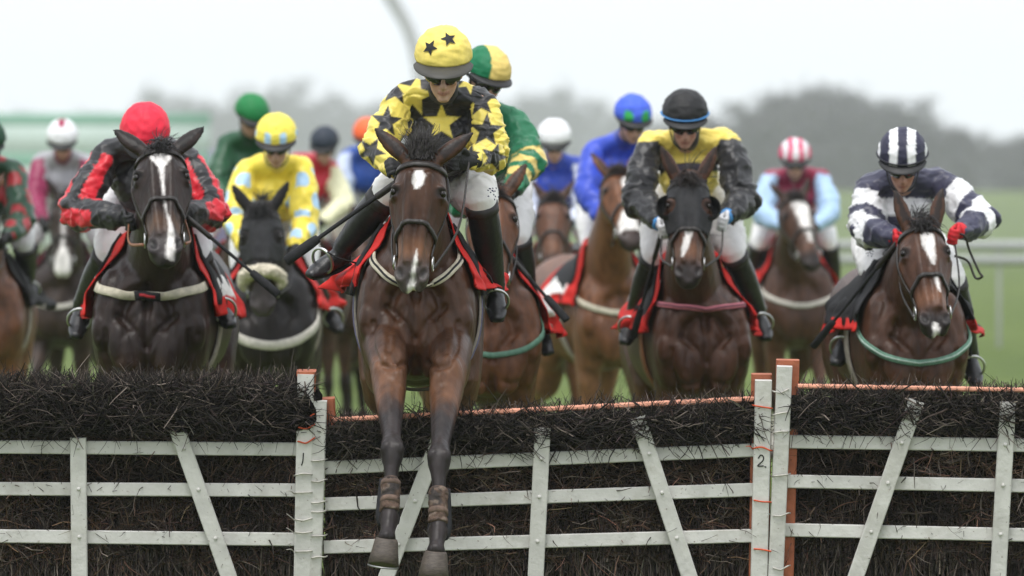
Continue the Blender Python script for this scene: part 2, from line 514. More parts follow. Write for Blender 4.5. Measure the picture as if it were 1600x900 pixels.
    # ---- head
    HS = [(-.035, .045, -.03, -.10), (.0, .070, .0, -.17), (.06, .090, .016, -.215), (.13, .104, .024, -.245), (.20, .106, .02, -.25), (.27, .093, .008, -.225),
          (.34, .076, -.004, -.185), (.41, .065, -.012, -.155), (.48, .060, -.018, -.142), (.54, .063, -.026, -.138), (.58, .058, -.04, -.132), (.61, .042, -.055, -.118)]
    g.loft([H(t, 0, (b + c) / 2) for t, w, b, c in HS], [w * hx for _, w, _, _ in HS], [(b - c) / 2 * hs for *_, b, c in HS], l, 20, 3, power=2.3)
    Rh = np.array([l, f, -a]).T
    for s in (-1, 1):
        g.ball(H(.156, s * .082, -.026), np.array([.028, .034, .020]) * hs, Rh); g.ball(H(.198, s * .086, -.044), np.array([.022, .034, .017]) * hs, Rh)
        g.loft([H(.20, s * .098, -.075), H(.29, s * .082, -.085), H(.39, s * .060, -.075)], [.022 * hs, .018 * hs, .010 * hs], None, l, 8, 3)
        g.ball(H(.20, s * .070, -.17), np.array([.034, .075, .085]) * hs, Rh)
        g.ball(H(.548, s * .040, -.050), np.array([.032, .026, .050]) * hs, Rh)
        g.loft([H(.10, s * .035, .012), H(.25, s * .033, .0), H(.40, s * .026, -.017), H(.50, s * .02, -.028)], [.022 * hs] * 4, None, l, 8, 3)
        sp = S.get('ear', .55); ef = S.get('earf', .25); el = S.get('earl', 1.0)
        e0 = H(.012, s * .055, -.045); ed = unit(-a * .85 + l * s * sp + f * ef)
        g.loft([e0 - ed * .02, e0 + ed * .03 * el, e0 + ed * .085 * el, e0 + ed * .135 * el, e0 + ed * .175 * el, e0 + ed * .198 * el], np.array([.030, .036, .041, .033, .019, .006]) * hs,
               np.array([.026, .026, .020, .015, .011, .005]) * hs, np.cross(ed, f) * s, 12, 3)
    g.ball(H(.585, 0, -.115), np.array([.040, .032, .030]) * hs, Rh)     # chin and lower lip
    g.ball(H(.598, 0, -.070), np.array([.042, .030, .026]) * hs, Rh)     # upper lip
    V, F, N = remesh(g, vox, 4 if vox < .0115 else 4)
    if vox < .0135:
        V, F, N = thin(V, F, (V[:, 1] > -.02 * sc) & (V[:, 2] > lift - 1), .50)
        fm = ss(-V[:, 1], .12 * sc, .24 * sc) * ss(1.52 * sc + lift - V[:, 2], 0, .12) * (np.abs(V[:, 0]) < .30)
        fm = fm * ss(V[:, 2] - lift, .82 * sc, .9 * sc)
        V = carve(V, N, [B(0, 0, 1.40), B(0, 0, .98)], .020 * sc, .022, fm)
        for s in (-1, 1):
            V = carve(V, N, [B(s * .008, 0, 1.13), B(s * .05, 0, 1.20), B(s * .13, 0, 1.27)], .013 * sc, .014, fm)
            V = carve(V, N, [B(s * .05, 0, 1.02), B(s * .10, 0, 1.005), B(s * .155, 0, 1.02), B(s * .195, 0, 1.10), B(s * .19, 0, 1.20)], .014 * sc, .014, fm)
            V = carve(V, N, [B(s * .135, 0, 1.44), B(s * .19, 0, 1.34), B(s * .225, 0, 1.18)], .018 * sc, .010, fm)
            V = carve(V, N, [B(s * .06, 0, 1.26), B(s * .11, 0, 1.17), B(s * .12, 0, 1.08)], .016 * sc, .007, fm)
    # ---- head coordinates and the coat
    D_ = V - poll
    t = D_ @ a / hl; x = D_ @ l / hx; v = D_ @ f / hs
    head = (t > -.30) & (t < .70) & (np.abs(x) < .26) & (v > -.30) & (v < .16)
    for s in (-1, 1):                                                  # nostril dents
        nd = V - H(.550, s * .046, -.028); ax_ = unit(a * .93 - l * s * .37); al = nd @ ax_; pe = np.linalg.norm(nd - al[:, None] * ax_, axis=1)
        w = np.clip(1 - (al / (.034 * hs)) ** 2 - (pe / (.021 * hs)) ** 2, 0, 1)
        V = V - (f * .7 + l * s * .25) * (w * .022)[:, None]
    coat = np.array(S['coat']); dark = np.array(S.get('dark', coat * .25)); pale = np.array(S.get('pale', coat * 1.7))
    C = np.repeat(coat[None], len(V), 0)
    n1 = nz(V, 5.0, 3.1 + d)
    C = lerp(C, C * 1.35, np.clip(n1 * 1.2, 0, 1)); C = lerp(C, C * .7, np.clip(-n1 * 1.0, 0, 1))
    low = ss(1.16 * sc + lift - V[:, 2], 0, .3) * ss(V[:, 1], -.9, -.2)
    C = lerp(C, pale, low * S.get('lowpale', .45))
    for kind, P in cols:
        q, u, _ = project(V, P, [.11 * sc, .065 * sc, .05 * sc, .05 * sc])
        on = q < 1.7
        uu = u + nz(V, (22, 22, 10), 5.) * .07
        k = ss(uu, S.get('pts', .36), S.get('pts', .36) + .15) * on
        C = lerp(C, pale, on * ss(u, .0, .15) * .5 * (1 - k))
        C = lerp(C, dark, k * .95)
        if S.get('socks') and kind in S['socks']: C = lerp(C, (.5, .47, .42), on * ss(u, .62, .68))
    hd = head & (t > -.02)
    C[hd] = lerp(C[hd], coat * S.get('headk', 1.05), .6)
    mz = ss(t, .44, .55) * hd
    C = lerp(C, np.array(S.get('mealy', pale)), ss(t, .36, .46) * (1 - ss(t, .46, .55)) * hd * S.get('mealyk', .5))
    C = lerp(C, np.array(S.get('muzzle', (.025, .02, .02))), mz * .92)
    for s in (-1, 1):
        C = lerp(C, dark * .7, hd * (1 - ss(np.hypot((t - .178), (np.abs(x) - .092)), .016, .036)) * (x * s > 0) * .9)
        nd = V - H(.550, s * .046, -.028); ax_ = unit(a * .93 - l * s * .37); al = nd @ ax_; pe = np.linalg.norm(nd - al[:, None] * ax_, axis=1)
        C = lerp(C, (.004, .003, .003), 1 - ss((al / (.030 * hs)) ** 2 + (pe / (.016 * hs)) ** 2, .6, 1.5))
        e0 = H(.012, s * .055, -.045); ed = unit(-a * .85 + l * s * S.get('ear', .55) + f * S.get('earf', .25))
        er = V - e0; eu = er @ ed; lat = np.abs(er @ unit(np.cross(ed, f)))
        inr = (eu > .03) & (eu < .17) & (lat < .022 * (1 - eu / .2) + .004) & ((N @ f) > .2)
        C = lerp(C, dark * .6, inr * .85)  # shade of the ear's hollow put in as darker colour
        C = lerp(C, dark * .8, ((eu > .15) & (eu < .25) & (np.linalg.norm(er - eu[:, None] * ed, axis=1) < .05)) * .8)
    C = lerp(C, (.012, .01, .01), hd * (np.abs(v + .088) < .006) * (t > .53) * (N @ f > -.4))   # the mouth line
    if 'blaze' in S:                                                    # white face marks: (t, centre, half width) rows
        for rows in S['blaze']:
            rows = np.array(rows)
            cx = np.interp(t, rows[:, 0], rows[:, 1]); hw = np.interp(t, rows[:, 0], rows[:, 2])
            jag = nz(V, 45.0) * .003
            wmask = hd & (t > rows[0, 0]) & (t < rows[-1, 0]) & (v > -.10)
            C = lerp(C, (.72, .69, .66), wmask * (1 - ss(np.abs(x - cx), hw + jag - .006, hw + jag + .005)))
    body = link('body', make_mesh('horse_body', V, F, C), M_COAT, root)
    bvh = BVHTree.FromPolygons(V.tolist(), F)
    def snap(P, off=.004):
        Q, NN = [], []
        for p in P:
            q, n, _, _ = bvh.find_nearest(Vector(p)); Q.append(np.array(q) + np.array(n) * off); NN.append(np.array(n))
        NN = np.array(NN)
        for _ in range(3): NN[1:-1] = NN[:-2] * .25 + NN[1:-1] * .5 + NN[2:] * .25
        Q = np.array(Q); Q[1:-1] = Q[:-2] * .25 + Q[1:-1] * .5 + Q[2:] * .25
        return Q, NN / np.linalg.norm(NN, axis=1)[:, None]
    def strap(name, pts, w, m, parent, th=.005, sub=8, off=.004):
        P, NN = snap(catmull(pts, sub), off)
        return part(name, Geo().ribbon(P, NN, w, th), m, parent)
    # ---- eyes, hooves, hair
    for s in (-1, 1):
        part('eye', Geo().ball(H(.178, s * .092, -.024), np.array([.015, .020, .0175]) * hs, Rh, 14, 10), M_EYE, root)
    for kind, s, P in legs:
        p0, p1 = P[-2], P[-1]
        ax = unit(p1 - p0); fw = np.array([0, -1, 0]); fw = unit(fw - ax * fw.dot(ax))
        hg = Geo(); top = p0 * .90 + p1 * .10
        hg.loft([top - ax * .012, top, p1 * .6 + p0 * .4 + fw * .010, p1 + fw * .022], np.array([.045, .051, .060, .068]) * sc, np.array([.046, .053, .064, .074]) * sc, (1, 0, 0), 16, 1, cap=.06)
        hoof = part('hoof', hg, M_HOOF, root)
        if fine:
            part('horseshoe', Geo().torus(p1 + fw * .022 + ax * .006, .062, .0045, ax, 18, 6, up=fw), mat('shoe_iron', (.30, .30, .30), .5, .9, var=.3), hoof)
            if kind == 'f':
                bg = Geo(); k0, k1 = P[1] * .57 + P[2] * .43, P[2] * .88 + P[1] * .12
                bg.loft([k0, k0 * .66 + k1 * .34, k0 * .33 + k1 * .67, k1], [.041, .041, .040, .043], [.050, .050, .048, .050], (1, 0, 0), 16, 3, cap=.1)
                bg.ball(k0 * .5 + k1 * .5 + np.array([0, .012, 0]), (.038, .045, .06))
                Vb, Fb, Nb = remesh(bg, .006, 3); Vb = Vb + Nb * (nz(Vb, (30, 30, 55), s) * .005 + nz(Vb, 14., s) * .005)[:, None]
                cb = lerp(np.array([.10, .066, .050]), np.array([.040, .034, .032]), ss(nz(Vb, (16, 16, 24), 2. + s), -.15, .3)); cb = lerp(cb, (.19, .145, .115), ss(nz(Vb, 34., 7. + s), .2, .45) * .7)
                lb = link('leg_boot', make_mesh('leg_boot', Vb, Fb, cb), mat('leg_boot_mud', attr=True, rough=.85, var=.3, nscale=60, bump=.5, bscale=80, spec=.15), root)
                part('tendon_guard', Geo().loft([k0 + np.array([s * .012, .026, .0]), k0 * .4 + k1 * .6 + np.array([s * .014, .030, 0]), P[2] + np.array([s * .006, .030, .012]), P[2] * .7 + P[3] * .3 + np.array([0, .036, 0])], [.038, .042, .052, .044], [.020, .022, .028, .020], (1, 0, 0), 12, 3, cap=.2), M_RUBBER, lb)
                for q in (.06, .60):
                    c = k0 * (1 - q) + k1 * q
                    part('boot_strap', Geo().loft([c, c + (k1 - k0) * .16], [.0425, .0425], [.0525, .0525], (1, 0, 0), 16, 1, cap=.05), mat('boot_strap_%d' % int(q * 9), ((.10, .066, .050), (.115, .075, .055), (.10, .065, .05))[int(q * 2)], .8, var=.4, nscale=45), lb)
    hc = np.array(S.get('hair', dark * .6 + .004))
    n = 900 if fine else 160
    fl = S.get('forelock', 1.0)
    P0 = np.array([H(rng.uniform(-.03, .03), rng.normal(0, .022), -.01 + rng.uniform(-.03, .02)) for _ in range(n)])
    if S.get('forelock_up'):
        Dv = np.array([unit(-a * .9 + l * rng.normal(.0, .34) + f * rng.normal(.2, .22)) for _ in range(n)]); bend = np.array([0, .02, -.03]) + rng.normal(0, .02, (n, 3))
    else:
        Dv = np.array([unit(a * .35 + l * rng.normal(0, .35) + f * .6) for _ in range(n)]); bend = np.tile(a * .03 - f * .03, (n, 1)) + rng.normal(0, .012, (n, 3))
    hair('forelock', P0, Dv, rng.uniform(.05, .125, n) * fl, .0020 if fine else .0032, bend, hc, root)
    n = 360 if vox < .02 else 140
    u = rng.uniform(0, 1, n)
    crest0, crest1 = H(-.02, 0, -.06), B(0, -.02, 1.62)
    nc = crest0 * 0; P0 = []
    for q in u:
        p = crest0 * (1 - q) + crest1 * q + np.array([0, .03, .10 * math.sin(q * PI)])
        h, nn, _, _ = bvh.find_nearest(Vector(p)); P0.append(np.array(h))
    P0 = np.array(P0)
    Dv = np.array([0, .25, .75]) + rng.normal(0, .30, (n, 3))
    hair('mane', P0, Dv, rng.uniform(.07, .17, n), .0034, np.array([.03, .04, -.06]) + rng.normal(0, .02, (n, 3)), hc, root)
    n = 150 if vox < .02 else 100
    P0 = B(0, 1.30, 1.50) + rng.normal(0, .016, (n, 3))
    Dv = np.array([0, .9, -.1]) + rng.normal(0, .09, (n, 3))
    hair('tail', P0, Dv, rng.uniform(.45, .8, n), .004, np.array([0, -.1, -.45]) + rng.normal(0, .06, (n, 3)), hc, root, nseg=6)
    # ---- bridle
    br = strap('bridle', [H(.040 + .018 * math.sin(q) ** 2, .105 * math.sin(q), -.065 + .11 * math.cos(q)) for q in np.linspace(-1.75, 1.75, 15)], .028, M_LEATHER, root, .007, 3)
    for s in (-1, 1):
        strap('cheekpiece', [H(.02, s * .08, -.09), H(.12, s * .115, -.10), H(.25, s * .11, -.11), H(.36, s * .085, -.10), H(.46, s * .075, -.085)], .022, M_LEATHER, br)
        part('bit_ring', Geo().torus(H(.485, s * .072, -.085), .030 * hs, .0042, l, 18, 6), M_METAL, br)
        strap('throat_strap', [H(.02, s * .085, -.10), H(.13, s * .105, -.20), H(.2, s * .05, -.27), H(.2, 0, -.28)], .012, M_LEATHER, br)
    if S.get('nose_fleece'):
        P, NN = snap(catmull([H(.43, -.10, -.12), H(.405, -.09, -.03), H(.39, 0, .02), H(.405, .09, -.03), H(.43, .10, -.12)], 6), .028)
        gg = Geo().loft(P, [.052 * hs] * len(P), [.038 * hs] * len(P), f, 12, 1)
        Vf, Ff, Nf = remesh(gg, .008, 2); Vf = Vf + Nf * (nz(Vf, 45.0) * .012 + nz(Vf, 110.0) * .006)[:, None]
        link('fleece_noseband', make_mesh('fleece_noseband', Vf, Ff), M_FLEECE, br)
    else:
        strap('noseband', [H(.325 + .055 * (1 - math.cos(q)), .085 * math.sin(q), -.075 + .10 * math.cos(q)) for q in np.linspace(-1.9, 1.9, 17)], .021, S.get('nosemat', M_LEATHER), br, .007, 3)
    if S.get('hood'):
        keep = hd & (t > .012) & (t < S.get('hood_t', .30)) & (np.abs(x) < .2)
        eye = np.minimum(np.hypot((t - .178), x - .094), np.hypot(t - .178, x + .094))
        keep &= ~((eye < .036) & (v > -.09))
        Fk = [q for q in F if all(keep[i] for i in q)]
        ids = sorted({i for q in Fk for i in q}); mp = {i: j for j, i in enumerate(ids)}
        Vk = V[ids] + N[ids] * .007
        nk_ = len(ids); V2 = np.vstack([Vk, V[ids] - N[ids] * .002])
        edges = {}
        for q in Fk:
            for i in range(len(q)):
                e = (q[i], q[(i + 1) % len(q)]); edges[e] = 1
        rim = [(mp[e[1]], mp[e[0]], mp[e[0]] + nk_, mp[e[1]] + nk_) for e in edges if (e[1], e[0]) not in edges]
        hoodo = link('blinker_hood', make_mesh('blinker_hood', V2, [tuple(mp[i] for i in q) for q in Fk] + rim), mat('hood_cloth', (.016, .016, .018), .7, var=.3, nscale=30, bump=.3, bscale=120), root)
        if S.get('cups', True):
            for s in (-1, 1):                                            # the stiff half cups behind the eyes
                c0 = H(.176, s * .098, -.052); pole = unit(l * s * .92 - f * .30); e1 = unit(np.cross(pole, a)); e2 = np.cross(pole, e1); Vc, Fc = [], []
                na, nb_ = 24, 8
                for rr in (.060 * hs, .054 * hs):
                    for j in range(nb_):
                        ph = (PI * .56) * (j + .02) / (nb_ - 1)
                        for i in range(na):
                            th = 2 * PI * i / na
                            Vc.append(c0 + rr * (pole * math.cos(ph) * 1.0 + (e1 * math.cos(th) * 1.0 + e2 * math.sin(th) * 1.15) * math.sin(ph)))
                m_ = na * nb_
                fr_ = lambda i, j: (Vc[j * na + i] - c0) @ f > .016 * hs
                for j in range(nb_ - 1):
                    for i in range(na):
                        if fr_(i, j): continue
                        q = (j * na + i, (j + 1) * na + i, (j + 1) * na + (i + 1) % na, j * na + (i + 1) % na)
                        Fc += [q, tuple(m_ + k for k in reversed(q))]
                part('blinker_cup', Geo().add(np.array(Vc), Fc), MAT['hood_cloth'], hoodo)
    if hands is not None:
        for s, hw in zip((-1, 1), hands):
            hw = loc_of(hw); b0 = H(.495, s * .078, -.10)
            mid = b0 * .5 + hw * .5 + np.array([s * .03, -.02, -.05])
            part('rein', Geo().loft([b0, mid, hw], [.0075] * 3, [.0045] * 3, (0, 0, 1), 8, 8), S.get('reinmat', M_LEATHER), br)
    # ---- breastplate, saddle, cloth, girth, stirrups
    if 'band' in S:
        bm_, bz, bw = S['band']
        zb = CAMZ - (bz - HOR) * (d - .45) / FPX
        bx = (S.get('bandx', S['px']) - S['px']) * d / FPX
        zt = S.get('bandzt', 1.46) * sc + lift
        th = np.linspace(-1, 1, 41)
        P = [np.array([.33 * math.sin(q * 1.45) * sc + bx * (1 - abs(q)), (-.60 * math.cos(q * 1.35) + .10) * sc, zb + (zt - zb) * abs(q) ** S.get('bandp', 2.3)]) for q in th]
        def level(P, off):
            Q, NN = [], []
            for p in P:
                o_ = np.array([p[0] * 2.8, .28 + (p[1] - .28) * 2.8, p[2]]); c_ = np.array([0, .28 * sc, p[2]])
                h, n_, _, _ = bvh.ray_cast(Vector(o_), Vector(unit(c_ - o_)))
                if h is None: h, n_, _, _ = bvh.find_nearest(Vector(p))
                Q.append(np.array(h)); NN.append(np.array(n_))
            Q, NN = np.array(Q), np.array(NN)
            for _ in range(2): NN[1:-1] = NN[:-2] * .25 + NN[1:-1] * .5 + NN[2:] * .25; Q[1:-1] = Q[:-2] * .25 + Q[1:-1] * .5 + Q[2:] * .25
            NN /= np.linalg.norm(NN, axis=1)[:, None]
            return Q + NN * off, NN
        bp_ = part('breastplate', Geo().ribbon(*level(P, .012), bw, .007), bm_, root)
        if S.get('band_edge'):
            Pe, Ne = level(P, .018)
            part('band_stripe', Geo().ribbon(Pe, Ne, bw * .28, .005), S['band_edge'], bp_)
        if S.get('band_patch'):
            i0, i1 = 17, 24
            Pe, Ne = level(P, .019)
            part('band_patch', Geo().ribbon(Pe[i0:i1], Ne[i0:i1], bw * .95, .006), M_RUBBER, bp_)
            part('patch_lettering', Geo().ribbon(Pe[18:23] + Ne[18:23] * .006, Ne[18:23], bw * .30, .003), mat('patch_red', (.45, .02, .03), .6), bp_)
    sg = Geo()
    sg.loft([B(0, -.02, 1.655), B(0, .12, 1.67), B(0, .30, 1.655), B(0, .44, 1.69)], [.09, .13, .15, .12], [.03, .03, .03, .025], (1, 0, 0), 14, 3)
    sd = part('saddle', sg, M_LEATHER, root)
    for s in (-1, 1):
        gy = np.linspace(-.10, .30, 7); gv = np.linspace(0, 1, 8); Vs = []
        for y in gy:
            for q in gv:
                p = B(s * (.14 + .20 * q), y + .05 - .05 * q * (y < .1), 1.62 - .30 * q)
                h, nn, _, _ = bvh.find_nearest(Vector(p)); nn = np.array(nn); nn[1] *= .3
                Vs.append(np.array(h) + unit(nn) * (.030 + .010 * q))
        Vs = np.array(Vs); Fs = [(i * 8 + j, i * 8 + j + 1, (i + 1) * 8 + j + 1, (i + 1) * 8 + j) for i in range(6) for j in range(7)]
        me_ = part('saddle_flap', Geo().add(Vs, Fs), M_RUBBER, sd); so = me_.modifiers.new('thick', 'SOLIDIFY'); so.thickness = .012; so.offset = 0
    gp = [B(.34 * math.sin(q), .13, 1.24 - .42 * math.cos(q)) for q in np.linspace(-2.3, 2.3, 33)]
    gi = part('girth', Geo().ribbon(*snap(gp, .008), .075, .008), S.get('girthmat', web('girth', (.34, .30, .26))), sd)
    if fine:
        Pe, Ne = snap(gp, .017)
        part('girth_stripe', Geo().ribbon(Pe, Ne, .03, .003), web('lilac', (.17, .16, .26)), gi)
    # red number cloth, blown outwards
    fl_ = S.get('flare', (.05, .05)); cl = np.array(S.get('cloth', (.52, .016, .012)))
    ny, nv = 24, 61; Vc = []
    for i in range(ny):
        y = -.18 + .66 * i / (ny - 1)
        for j in range(nv):
            q = -1 + 2 * j / (nv - 1); s = 1 if q > 0 else -1; aq = abs(q)
            p = B(s * (.05 + .33 * min(aq * 1.5, 1)), y, 1.66 - .62 * max(aq - .08, 0) * S.get('clothlen', .58))
            h, nn, _, _ = bvh.find_nearest(Vector(p)); nn = np.array(nn); nn[1] *= .2
            fr = fl_[0] if s < 0 else fl_[1]
            wob = noise.noise(Vector((y * 7 + d, q * 4, d * 1.3)))
            yf = i / (ny - 1)
            o = np.array(h) + unit(nn) * .020
            hang = ss(aq, .28, .75)
            o[0] += s * hang * (fr * (yf ** 1.3) * (.35 + .65 * aq) * (1 + .9 * wob) + .018 * math.sin(y * 38 + d) * aq + .012 * (1 + wob))
            o[1] += .11 * noise.noise(Vector((q * 4.5, d * 1.7, y * 2))) * hang - .03 * hang
            o[2] += (.035 * noise.noise(Vector((y * 6 + 3, s * 2.2 + d, 1.7))) - .03 * yf * fr / .1) * hang
            Vc.append(o)
    Vc = np.array(Vc); Fc = [(i * nv + j, i * nv + j + 1, (i + 1) * nv + j + 1, (i + 1) * nv + j) for i in range(ny - 1) for j in range(nv - 1)]
    cc = np.repeat(cl[None], len(Vc), 0)
    if S.get('clothedge') is not None: cc[np.abs(np.arange(len(Vc)) % nv / (nv - 1) * 2 - 1) > .86] = S['clothedge']
    if S.get('clothpatch'):
        idx = np.arange(len(Vc)); ii = idx // nv / (ny - 1); jj = np.abs(idx % nv / (nv - 1) * 2 - 1)
        cc[(ii > .25) & (ii < .8) & (jj > .45) & (jj < .8)] = (.75, .73, .70)
    ob = part('number_cloth', Geo().add(Vc, Fc), M_CLOTH, root, cc)
    so = ob.modifiers.new('thick', 'SOLIDIFY'); so.thickness = .006; so.offset = 0
    for s, foot in zip((-1, 1), S.get('feet', ())):
        knee, ank, toe = [loc_of(q) for q in foot]
        c = ank * .35 + toe * .65
        td = unit(toe - ank)
        up = unit(knee - c); up = unit(up - td * up.dot(td))
        st = part('stirrup', Geo().torus(c + up * .030, .066, .0075, td, 22, 6, sx=.86, up=up), M_METAL, sd)
        top = B(s * .27, .10, 1.46)
        part('stirrup_leather', Geo().loft([top, top * .5 + (c + up * .1) * .5 + np.array([s * .02, -.03, 0]), c + up * .100], [.014] * 3, [.004] * 3, (0, 1, 0), 8, 4), M_RUBBER, st)
    return root, bvh
# ------------------------------------------------------------------ the rider
DEF = dict(pelvis=(0, .50, 2.02), chest=(0, .16, 2.10), neck=(0, -.06, 2.18), head=(0, -.22, 2.29), shl=(-.185, .02, 2.10), shr=(.185, .02, 2.10),
           ell=(-.28, -.14, 1.84), elr=(.28, -.14, 1.84), wrl=(-.10, -.40, 1.74), wrr=(.10, -.40, 1.74), hil=(-.11, .46, 1.95), hir=(.11, .46, 1.95),
           knl=(-.265, .02, 1.60), knr=(.265, .02, 1.60), anl=(-.34, .30, 1.20), anr=(.34, .30, 1.20), tol=(-.375, .15, 1.11), tor=(.375, .15, 1.11))
DY = dict(head=-.22, neck=-.06, chest=.14, pelvis=.48, shl=.02, shr=.02, ell=-.14, elr=-.14, wrl=-.40, wrr=-.40, hil=.46, hir=.46, knl=.02, knr=.02, anl=.30, anr=.30, tol=.13, tor=.13)

def joints(S):
    d = S['d']; sc = S.get('sc', 1.0); yaw = math.radians(S.get('yaw', 0)); X0 = (S['px'] - 800) * d / FPX
    loc = np.array([X0, d, 0.]); lift = S.get('lift', 0.0)
    J = {k: loc + rotz(yaw) @ (np.array(v) * np.array([1, 1, 1]) + np.array([0, 0, lift])) for k, v in DEF.items()}
    px = S.get('J', {})
    if 'head' in px:
        h = W(*px['head'][:2], d + (px['head'][2] if len(px['head']) > 2 else DY['head'])); off = h - J['head']
        for k, w in dict(head=1, neck=.95, chest=.85, shl=.9, shr=.9, pelvis=.55, ell=.6, elr=.6, wrl=.25, wrr=.25, hil=.5, hir=.5, knl=.15, knr=.15).items():
            J[k] = J[k] + off * w
    for k, p in px.items(): J[k] = W(p[0], p[1], d + (p[2] if len(p) > 2 else DY[k]))
    if 'shl' in px or 'shr' in px:
        c = (J['shl'] + J['shr']) / 2
        if 'chest' not in px: J['chest'] = c + np.array([0, .10, -.04])
        if 'neck' not in px: J['neck'] = c * .55 + J['head'] * .45 + np.array([0, .04, -.02])
        if 'pelvis' not in px: J['pelvis'] = np.array([c[0] * .45 + X0 * .55 , d + .50, c[2] * .55 + (1.98 + lift) * .45 - .02])
        for s, k in ((-1, 'hil'), (1, 'hir')):
            if k not in px: J[k] = J['pelvis'] + np.array([s * .11, -.03, -.06])
    return J

def star_mask(V, c, r, rot, n=5, inner=.42):
    """five-pointed star printed on the cloth seen face-on in x-z"""
    dx, dz = V[:, 0] - c[0], V[:, 2] - c[1]
    rad = np.hypot(dx, dz); th = (np.arctan2(dx, dz) - rot) % (2 * PI / n)
    th = np.minimum(th, 2 * PI / n - th)
    A = np.array([r, 0.0]); Bp = np.array([r * inner * math.cos(PI / n), r * inner * math.sin(PI / n)])
    px, py = rad * np.cos(th), rad * np.sin(th)
    e = Bp - A
    sd = (e[0] * (py - A[1]) - e[1] * (px - A[0])) / np.linalg.norm(e)
    return sd            # >0 inside (towards the centre)

def hand(g, wrist, fd, gx, s):
    """a closed glove: palm, four bent fingers of different length and a thumb that leaves the side of the palm"""
    fd = unit(fd); gx = unit(gx - fd * np.dot(gx, fd)); dn = np.cross(fd, gx) ; dn = dn if dn[2] < 0 else -dn
    R = np.array([gx, dn, fd]).T
    pc = wrist + fd * .050
    g.ball(pc, (.043, .021, .050), R)
    g.loft([wrist - fd * .03, wrist, wrist + fd * .03], [.030, .031, .036], [.026, .024, .022], gx, 12, 2)
    for i, (o, ln) in enumerate(((-.031, .036), (-.0105, .041), (.0105, .039), (.030, .031))):
        k0 = pc + fd * .032 + gx * o
        k1 = k0 + fd * ln * .75 + dn * .010
        k2 = k1 + dn * .026 - fd * .006
        k3 = k2 - fd * .026 + dn * .002
        g.loft([k0, k1, k2, k3], [.0108, .0104, .0098, .0088], None, gx, 8, 3)
    t0 = pc + gx * s * .036 - fd * .024 + dn * .008; t1 = t0 + gx * s * .018 + fd * .030 + dn * .012; t2 = t1 - gx * s * .014 + fd * .026 + dn * .012
    g.loft([t0, t1, t2], [.014, .0125, .010], None, dn, 8, 3)

